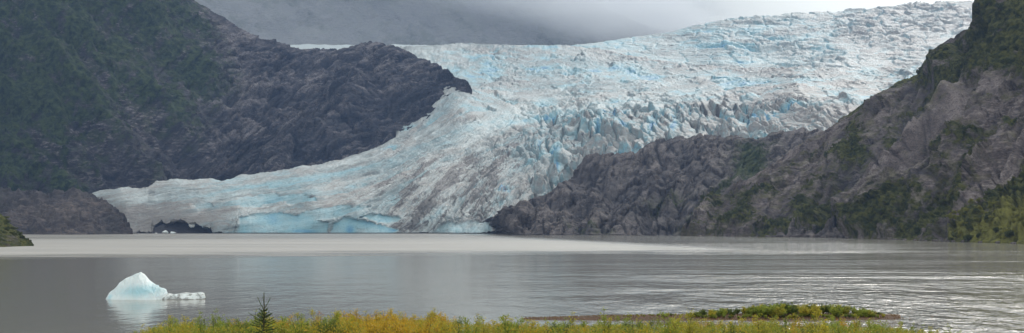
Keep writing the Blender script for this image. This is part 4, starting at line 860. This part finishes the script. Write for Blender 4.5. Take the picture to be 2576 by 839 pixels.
# herbs that fill the bank between the shrubs
def build_herbs():
    n = 52000
    Yr = rng.uniform(42, 78, n); pxr = rng.uniform(260, 2470, n); Xr = X_of(pxr, Yr)
    z = bank_z(Xr, Yr); h = rng.uniform(0.12, 0.98, n)
    V, Q, mk = leaves(np.stack([Xr, Yr, z + h], -1), 0.10, 0.35, np.clip(rng.normal(0.42, 0.25, n) + 0.5 * np.exp(-((pxr - 970) / 170)**2) + 0.18 * np.exp(-((pxr - 1380) / 120)**2), 0, 1), 0.9)
    tag(mesh_from('undergrowth', V, Q, M_GRASS, None, mk, smooth=False), 'low green and yellow herbs filling the near bank between shrubs', 'undergrowth', kind='stuff')
build_herbs()

# young spruce
def build_spruce():
    D0 = 44.0; base = (X_of(664, D0), D0, float(bank_z(X_of(664, D0), D0)) - 0.05); zt = Z_of(737, D0); H = zt - base[2]
    root = bpy.data.objects.new('spruce_sapling', None); C.objects.link(root); root.location = base
    tag(root, 'young green spruce with a bare forked top standing above the bank shrubs', 'tree')
    Vl, Ql = [], []; tube(Vl, Ql, [(0.01, 0, 0), (-0.01, 0.01, H * 0.4), (0.012, 0, H * 0.75), (0, 0, H)], 0.045, 0.008, 8)
    mesh_from('trunk', np.concatenate(Vl), Ql, M_BARK, root)
    m = F / D0; q = D0 / 58.0
    def zy(y): return H - (y - 737) / m
    def branch(p0, p1, sag, r, dens, nl, name='branch'):
        p0 = np.array(p0); dens *= 0.75; p1 = np.array(p1); ts = np.linspace(0, 1, 7)
        pts = [p0 + (p1 - p0) * t + np.array([0, 0, -sag * math.sin(PI * t)]) for t in ts]
        Vb, Qb = [], []; tube(Vb, Qb, pts, r, r * 0.45, 5)
        L = np.linalg.norm(p1 - p0); n = int(L * dens)
        t = rng.uniform(0.02, 1.02, n); c = np.stack([np.interp(t, ts, np.array(pts)[:, q]) for q in range(3)], -1)
        d = (p1 - p0) / (L + 1e-9)
        a = rng.normal(size=(n, 3)); a -= (a @ d)[:, None] * d; a /= np.linalg.norm(a, axis=1)[:, None]
        a = a * 0.8 + d * 0.65; a /= np.linalg.norm(a, axis=1)[:, None]
        b = np.cross(a, rng.normal(size=(n, 3))); b /= np.linalg.norm(b, axis=1)[:, None]
        ln = nl * rng.uniform(0.7, 1.2, n)[:, None]; w = 0.0062
        V = np.stack([c - b * w, c + b * w, c + a * ln + b * w * 0.5, c + a * ln - b * w * 0.5], 1).reshape(-1, 3)
        k0 = sum(len(v) for v in Vb); Q = np.arange(n * 4).reshape(n, 4) + k0
        mk = np.concatenate([np.full(k0, 0.7), np.repeat(np.clip(rng.normal(0.5, 0.25, n), 0, 1), 4)]); mk = np.stack([mk, mk * 0, mk * 0], -1)
        mesh_from(name, np.concatenate(Vb + [V]), np.concatenate([np.array(Qb), Q]), M_SPR, root, mk, smooth=False)
    branch((0, 0, zy(770)), (0, 0, H + 0.01), 0, 0.012, 520, 0.026, 'leader')
    branch((0, 0, zy(779)), (-0.30 * q, 0.02, zy(749)), 0.03, 0.009, 520, 0.026); branch((0, 0, zy(778)), (0.31 * q, -0.05, zy(750)), 0.03, 0.009, 520, 0.026)
    branch((0, 0, zy(764)), (-0.05, 0.04, zy(748)), 0.0, 0.007, 480, 0.022)
    branch((0, 0, zy(808)), (-0.76 * q, 0.1, zy(788)), 0.03, 0.010, 520, 0.028)
    for y0, ln, rise, k in ((784, 0.22, 0.08, 6), (792, 0.32, 0.09, 7), (801, 0.42, 0.10, 8), (811, 0.52, 0.09, 9), (822, 0.62, 0.07, 9), (834, 0.72, 0.04, 10), (848, 0.80, 0.0, 10), (868, 0.86, -0.05, 8)):
        for j in range(k):
            az = 2 * PI * (j + rng.uniform(-0.3, 0.3)) / k; l2 = q * ln * rng.uniform(0.75, 1.1)
            z0 = zy(y0 + rng.uniform(-4, 4))
            branch((0, 0, z0), (math.cos(az) * l2, math.sin(az) * l2, z0 + rise + rng.uniform(-0.03, 0.05)), 0.03, 0.008, 620, 0.03)
build_spruce()

# islet
ISD = 193.0
def islet_z(X, Y):
    px = X / Y * F + CX
    crest = np.interp(px, [1290, 1320, 1500, 1640, 1760, 1850, 1950, 2050, 2150, 2215, 2262, 2285], [-0.9, 0.10, 0.30, 0.36, 0.4, 0.42, 0.5, 0.5, 0.4, 0.3, 0.12, -0.9])
    half = np.interp(px, [1290, 1320, 1500, 1640, 1800, 2000, 2200, 2262, 2285], [1, 2.2, 4.2, 5.2, 6, 7, 6, 4.5, 2])
    half = half * (1 + 0.45 * fbm(px / 40, Y / 30, 0, 4, 321))
    s = np.abs(Y - ISD - np.interp(px, [1300, 1650, 2280], [1.5, 3.5, 5.5])) / half
    return np.where(s < 1, crest * (1 - s**2) + 0.03, 0.03 - 0.7 * (s - 1)) - 0.0 * px
def build_islet():
    xs = np.linspace(-4, 72, 230); ys = np.linspace(168, 222, 90); Xg, Yg = np.meshgrid(xs, ys)
    Z = islet_z(Xg, Yg) + 0.05 * fbm(Xg / 1.2, Yg / 1.2, 0, 4, 311)
    tag(mesh_from('islet', np.stack([Xg, Yg, Z], -1), grid_quads(len(ys), len(xs)), M_PEAT), 'low rusty turf islet in the lake beyond the near bank', 'islet', kind='structure')
    n = 34000
    X = rng.uniform(2, 66, n); Y = rng.uniform(176, 214, n); z = islet_z(X, Y); k = (z > 0.0)
    X, Y, z = X[k], Y[k], z[k]; n = len(X)
    V, Q, mk = leaves(np.stack([X, Y, z - 0.04], -1), 0.26, 0.16, np.clip(rng.normal(0.30, 0.22, n) + 0.5 * np.clip(z - 0.12, 0, 0.5), 0, 1), 2.2)
    tag(mesh_from('sedge', V, Q, M_SEDGE, None, mk, smooth=False), 'rust-brown sedge fringe covering the shore of the islet', 'sedge', kind='stuff')
    G2 = 'shrubs covering the islet'
    lab = {'green': 'green willow shrub growing on the islet', 'olive': 'yellowish willow shrub growing on the islet', 'deep': 'dark green willow shrub growing on the islet'}
    pr = []
    for kd in ('green', 'green', 'olive', 'deep'):
        pr.append([make_shrub(kd, MT[kd], 1.7, 1.25, 14, 2100, 0.15, lab[kd], G2, seed=500 + len(pr), name='willow_shrub'), False])
    yt = curve([(1540, 797), (1620, 795), (1640, 790), (1680, 786), (1720, 792), (1740, 786), (1770, 775), (1810, 773), (1850, 776), (1900, 768), (1950, 762), (2000, 762), (2060, 762), (2120, 765), (2160, 772), (2200, 780), (2235, 790)])
    for i in range(150):
        px = 1640 + (2225 - 1640) * ((i * 0.618034) % 1.0) + rng.uniform(-4, 4)
        if i >= 104: px = 1735 + (i - 104) * 10.8 + rng.uniform(-4, 4)
        elif i >= 86: px = 1545 + (i - 86) * 11 + rng.uniform(-4, 4)
        elif i < 6: px = 1640 + i * 14
        elif px < 1745: px = px + 240
        yc = ISD + np.interp(px, [1300, 1650, 2280], [1.5, 3.5, 5.5]); hf = np.interp(px, [1640, 1800, 2000, 2225], [2.5, 4.6, 5.4, 3.6])
        y = yc + hf * rng.uniform(-0.75, 0.75); x = X_of(px, y); z = float(islet_z(x, y))
        zt = Z_of(yt(px), y); sc = np.clip((zt - z) / 1.7, 0.2, 1.2) * rng.uniform(0.8, 1.05)
        if i >= 104:
            y = yc - hf * rng.uniform(0.62, 1.0); x = X_of(px, y); z = float(islet_z(x, y)); sc = rng.uniform(0.32, 0.5)
        q = pr[int(rng.integers(0, 4))]
        if not q[1]: place(q[0], (x, y, z - 0.05), rng.uniform(0, 6.28), sc); q[1] = True
        else: dup(q[0], (x, y, z - 0.05), rng.uniform(0, 6.28), sc)
build_islet()
# drop prototypes that found no place
for pr in protos.values():
    if not pr[1]:
        for ch in list(pr[0].children): bpy.data.objects.remove(ch)
        bpy.data.objects.remove(pr[0])

# ------------------------------------------------------------------ haze
def build_haze():
    m, nt = new_mat('valley_haze'); t = NT(nt)
    v = t.n('ShaderNodeVolumePrincipled'); v.inputs['Color'].default_value = (0.38, 0.58, 1.0, 1); v.inputs['Density'].default_value = HAZE
    o = t.n('ShaderNodeOutputMaterial'); t.l(v.outputs[0], o.inputs['Volume'])
    x0, x1, y0, y1, z0, z1 = -7200, 7200, -600, 6620, -60, 1750
    V = [(x, y, z) for z in (z0, z1) for y in (y0, y1) for x in (x0, x1)]
    Q = [[0, 2, 3, 1], [4, 5, 7, 6], [0, 1, 5, 4], [2, 6, 7, 3], [0, 4, 6, 2], [1, 3, 7, 5]]
    tag(mesh_from('haze', V, Q, m, smooth=False), 'thin blue-grey haze filling the valley air', 'haze', kind='stuff')
HAZE = 3.4e-5
def build_cloud():
    m, nt = new_mat('valley_head_cloud'); t = NT(nt)
    c = t.n('ShaderNodeTexCoord'); sp = t.n('ShaderNodeSeparateXYZ'); t.l(c.outputs['Object'], sp.inputs[0]); x, y, z = sp.outputs
    n = t.noise(t.coord((0.0016, 0.0016, 0.0030)), 1.0, 5, 0.55)
    u = t.math('ADD', t.math('MULTIPLY', t.math('SUBTRACT', z, 1170), 1 / 310.0), t.math('MULTIPLY', t.math('SUBTRACT', x, 811), 1 / 900.0))
    u = t.math('ADD', u, t.math('MULTIPLY', t.math('SUBTRACT', n, 0.5), 1.5))
    d = t.math('MULTIPLY', t.ramp(u, -1.1, 0.0), t.ramp(u, 0.05, 0.75, 1.0, 0.0))
    edge = t.math('MULTIPLY', t.math('MULTIPLY', t.ramp(z, 1000, 1120), t.ramp(z, 1900, 2150, 1.0, 0.0)), t.math('MULTIPLY', t.ramp(x, -2100, -1500), t.ramp(x, 1500, 2000, 1.0, 0.0)))
    v = t.n('ShaderNodeVolumePrincipled'); v.inputs['Color'].default_value = (0.97, 0.98, 1.0, 1)
    t.l(t.math('MULTIPLY', t.math('MULTIPLY', d, edge), CLOUD), v.inputs['Density'])
    o = t.n('ShaderNodeOutputMaterial'); t.l(v.outputs[0], o.inputs['Volume'])
    x0, x1, y0, y1, z0, z1 = -2150, 2050, 6640, 7420, 980, 2180
    V = [(a, b, c_) for c_ in (z0, z1) for b in (y0, y1) for a in (x0, x1)]
    Q = [[0, 2, 3, 1], [4, 5, 7, 6], [0, 1, 5, 4], [2, 6, 7, 3], [0, 4, 6, 2], [1, 3, 7, 5]]
    tag(mesh_from('cloud', V, Q, m, smooth=False), 'soft grey cloud hiding the top of the misty mountainside', 'cloud', kind='stuff')
CLOUD = 4.5e-3
build_cloud()
build_haze()

# ------------------------------------------------------------------ sky and light
SUN_EL, SUN_AZ = math.radians(34), math.radians(27)      # azimuth from +Y towards +X
def build_world():
    w = bpy.data.worlds.new('World'); bpy.context.scene.world = w; w.use_nodes = True; nt = w.node_tree; nt.nodes.clear(); t = NT(nt)
    sky = t.n('ShaderNodeTexSky', sky_type='NISHITA'); sky.sun_disc = False; sky.sun_elevation = SUN_EL; sky.sun_rotation = SUN_AZ
    b1 = t.n('ShaderNodeBackground'); t.l(sky.outputs[0], b1.inputs[0]); b1.inputs[1].default_value = 0.08
    c = t.n('ShaderNodeTexCoord'); sp = t.n('ShaderNodeSeparateXYZ'); t.l(c.outputs['Generated'], sp.inputs[0]); x, y, z = sp.outputs
    az = t.math('ARCTAN2', x, y); el = t.math('ARCSINE', z)
    cv = t.n('ShaderNodeMapping'); t.l(c.outputs['Generated'], cv.inputs[0]); cv.inputs['Scale'].default_value = (1, 1, 1.6)
    n1 = t.noise(cv.outputs[0], 5.0, 6, 0.55, 0.6); n2 = t.noise(cv.outputs[0], 1.6, 4, 0.5)
    nn = t.math('SUBTRACT', n1, 0.5)
    # a dark bank of rain cloud fills the head of the valley; it thins to the right and upwards
    e = t.math('ADD', az, t.math('MULTIPLY', el, 0.9)); e = t.math('ADD', e, t.math('MULTIPLY', nn, 0.16))
    clear = t.ramp(e, 0.205, 0.40)
    hi = t.ramp(el, 0.30, 0.75)
    clear = t.math('MAXIMUM', clear, hi)
    back = t.ramp(y, -0.1, 0.35, 1.0, 0.0); clear = t.math('MAXIMUM', clear, back)
    dm = t.n('ShaderNodeMapping'); t.l(c.outputs['Generated'], dm.inputs[0]); dm.inputs['Rotation'].default_value = (0, 0.6, 0); dm.inputs['Scale'].default_value = (9, 2, 2.2)
    n3 = t.noise(dm.outputs[0], 1.6, 5, 0.6)
    dark = t.mix(t.ramp(t.math('ADD', t.math('MULTIPLY', n1, 0.6), t.math('MULTIPLY', n3, 0.4)), 0.38, 0.62), (0.205, 0.245, 0.295), (0.335, 0.37, 0.41))
    lit = t.mix(t.ramp(n2, 0.3, 0.7), (0.94, 0.99, 0.96), (1.10, 1.14, 1.09))
    vd = t.n('ShaderNodeVectorMath', operation='DOT_PRODUCT'); t.l(c.outputs['Generated'], vd.inputs[0]); vd.inputs[1].default_value = (math.sin(SUN_AZ) * math.cos(SUN_EL), math.cos(SUN_AZ) * math.cos(SUN_EL), math.sin(SUN_EL))
    lit = t.mix(t.ramp(vd.outputs['Value'], 0.88, 0.99), lit, (2.8, 2.8, 2.65))
    col = t.mix(clear, dark, lit)
    b2 = t.n('ShaderNodeBackground'); t.l(col, b2.inputs[0]); b2.inputs[1].default_value = 1.0
    mx = t.n('ShaderNodeMixShader'); mx.inputs[0].default_value = 0.93; t.l(b1.outputs[0], mx.inputs[1]); t.l(b2.outputs[0], mx.inputs[2])
    o = t.n('ShaderNodeOutputWorld'); t.l(mx.outputs[0], o.inputs[0])
build_world()
sun = bpy.data.lights.new('sun', 'SUN'); sun.energy = 1.15; sun.angle = math.radians(13); sun.color = (1.0, 0.96, 0.90)
so = bpy.data.objects.new('sun', sun); C.objects.link(so)
dv = Vector((math.sin(SUN_AZ) * math.cos(SUN_EL), math.cos(SUN_AZ) * math.cos(SUN_EL), math.sin(SUN_EL)))
so.rotation_euler = dv.to_track_quat('Z', 'Y').to_euler(); so.location = dv * 3000

# ------------------------------------------------------------------ camera and output
cam = bpy.data.cameras.new('camera'); co_ = bpy.data.objects.new('camera', cam); C.objects.link(co_)
co_.location = (0, 0, CAMZ); co_.rotation_euler = (PI / 2, 0, 0)
cam.sensor_width = 36; cam.lens = 36 * F / 2576; cam.shift_y = (HY - 419.5) / 2576; cam.clip_start = 0.5; cam.clip_end = 60000
sc = bpy.context.scene; sc.camera = co_
sc.view_settings.view_transform = 'Standard'; sc.view_settings.look = 'None'; sc.view_settings.exposure = 0; sc.view_settings.gamma = 1
sc.cycles.max_bounces = 6; sc.cycles.volume_bounces = 4; sc.cycles.transparent_max_bounces = 8
sc.cycles.use_denoising = True
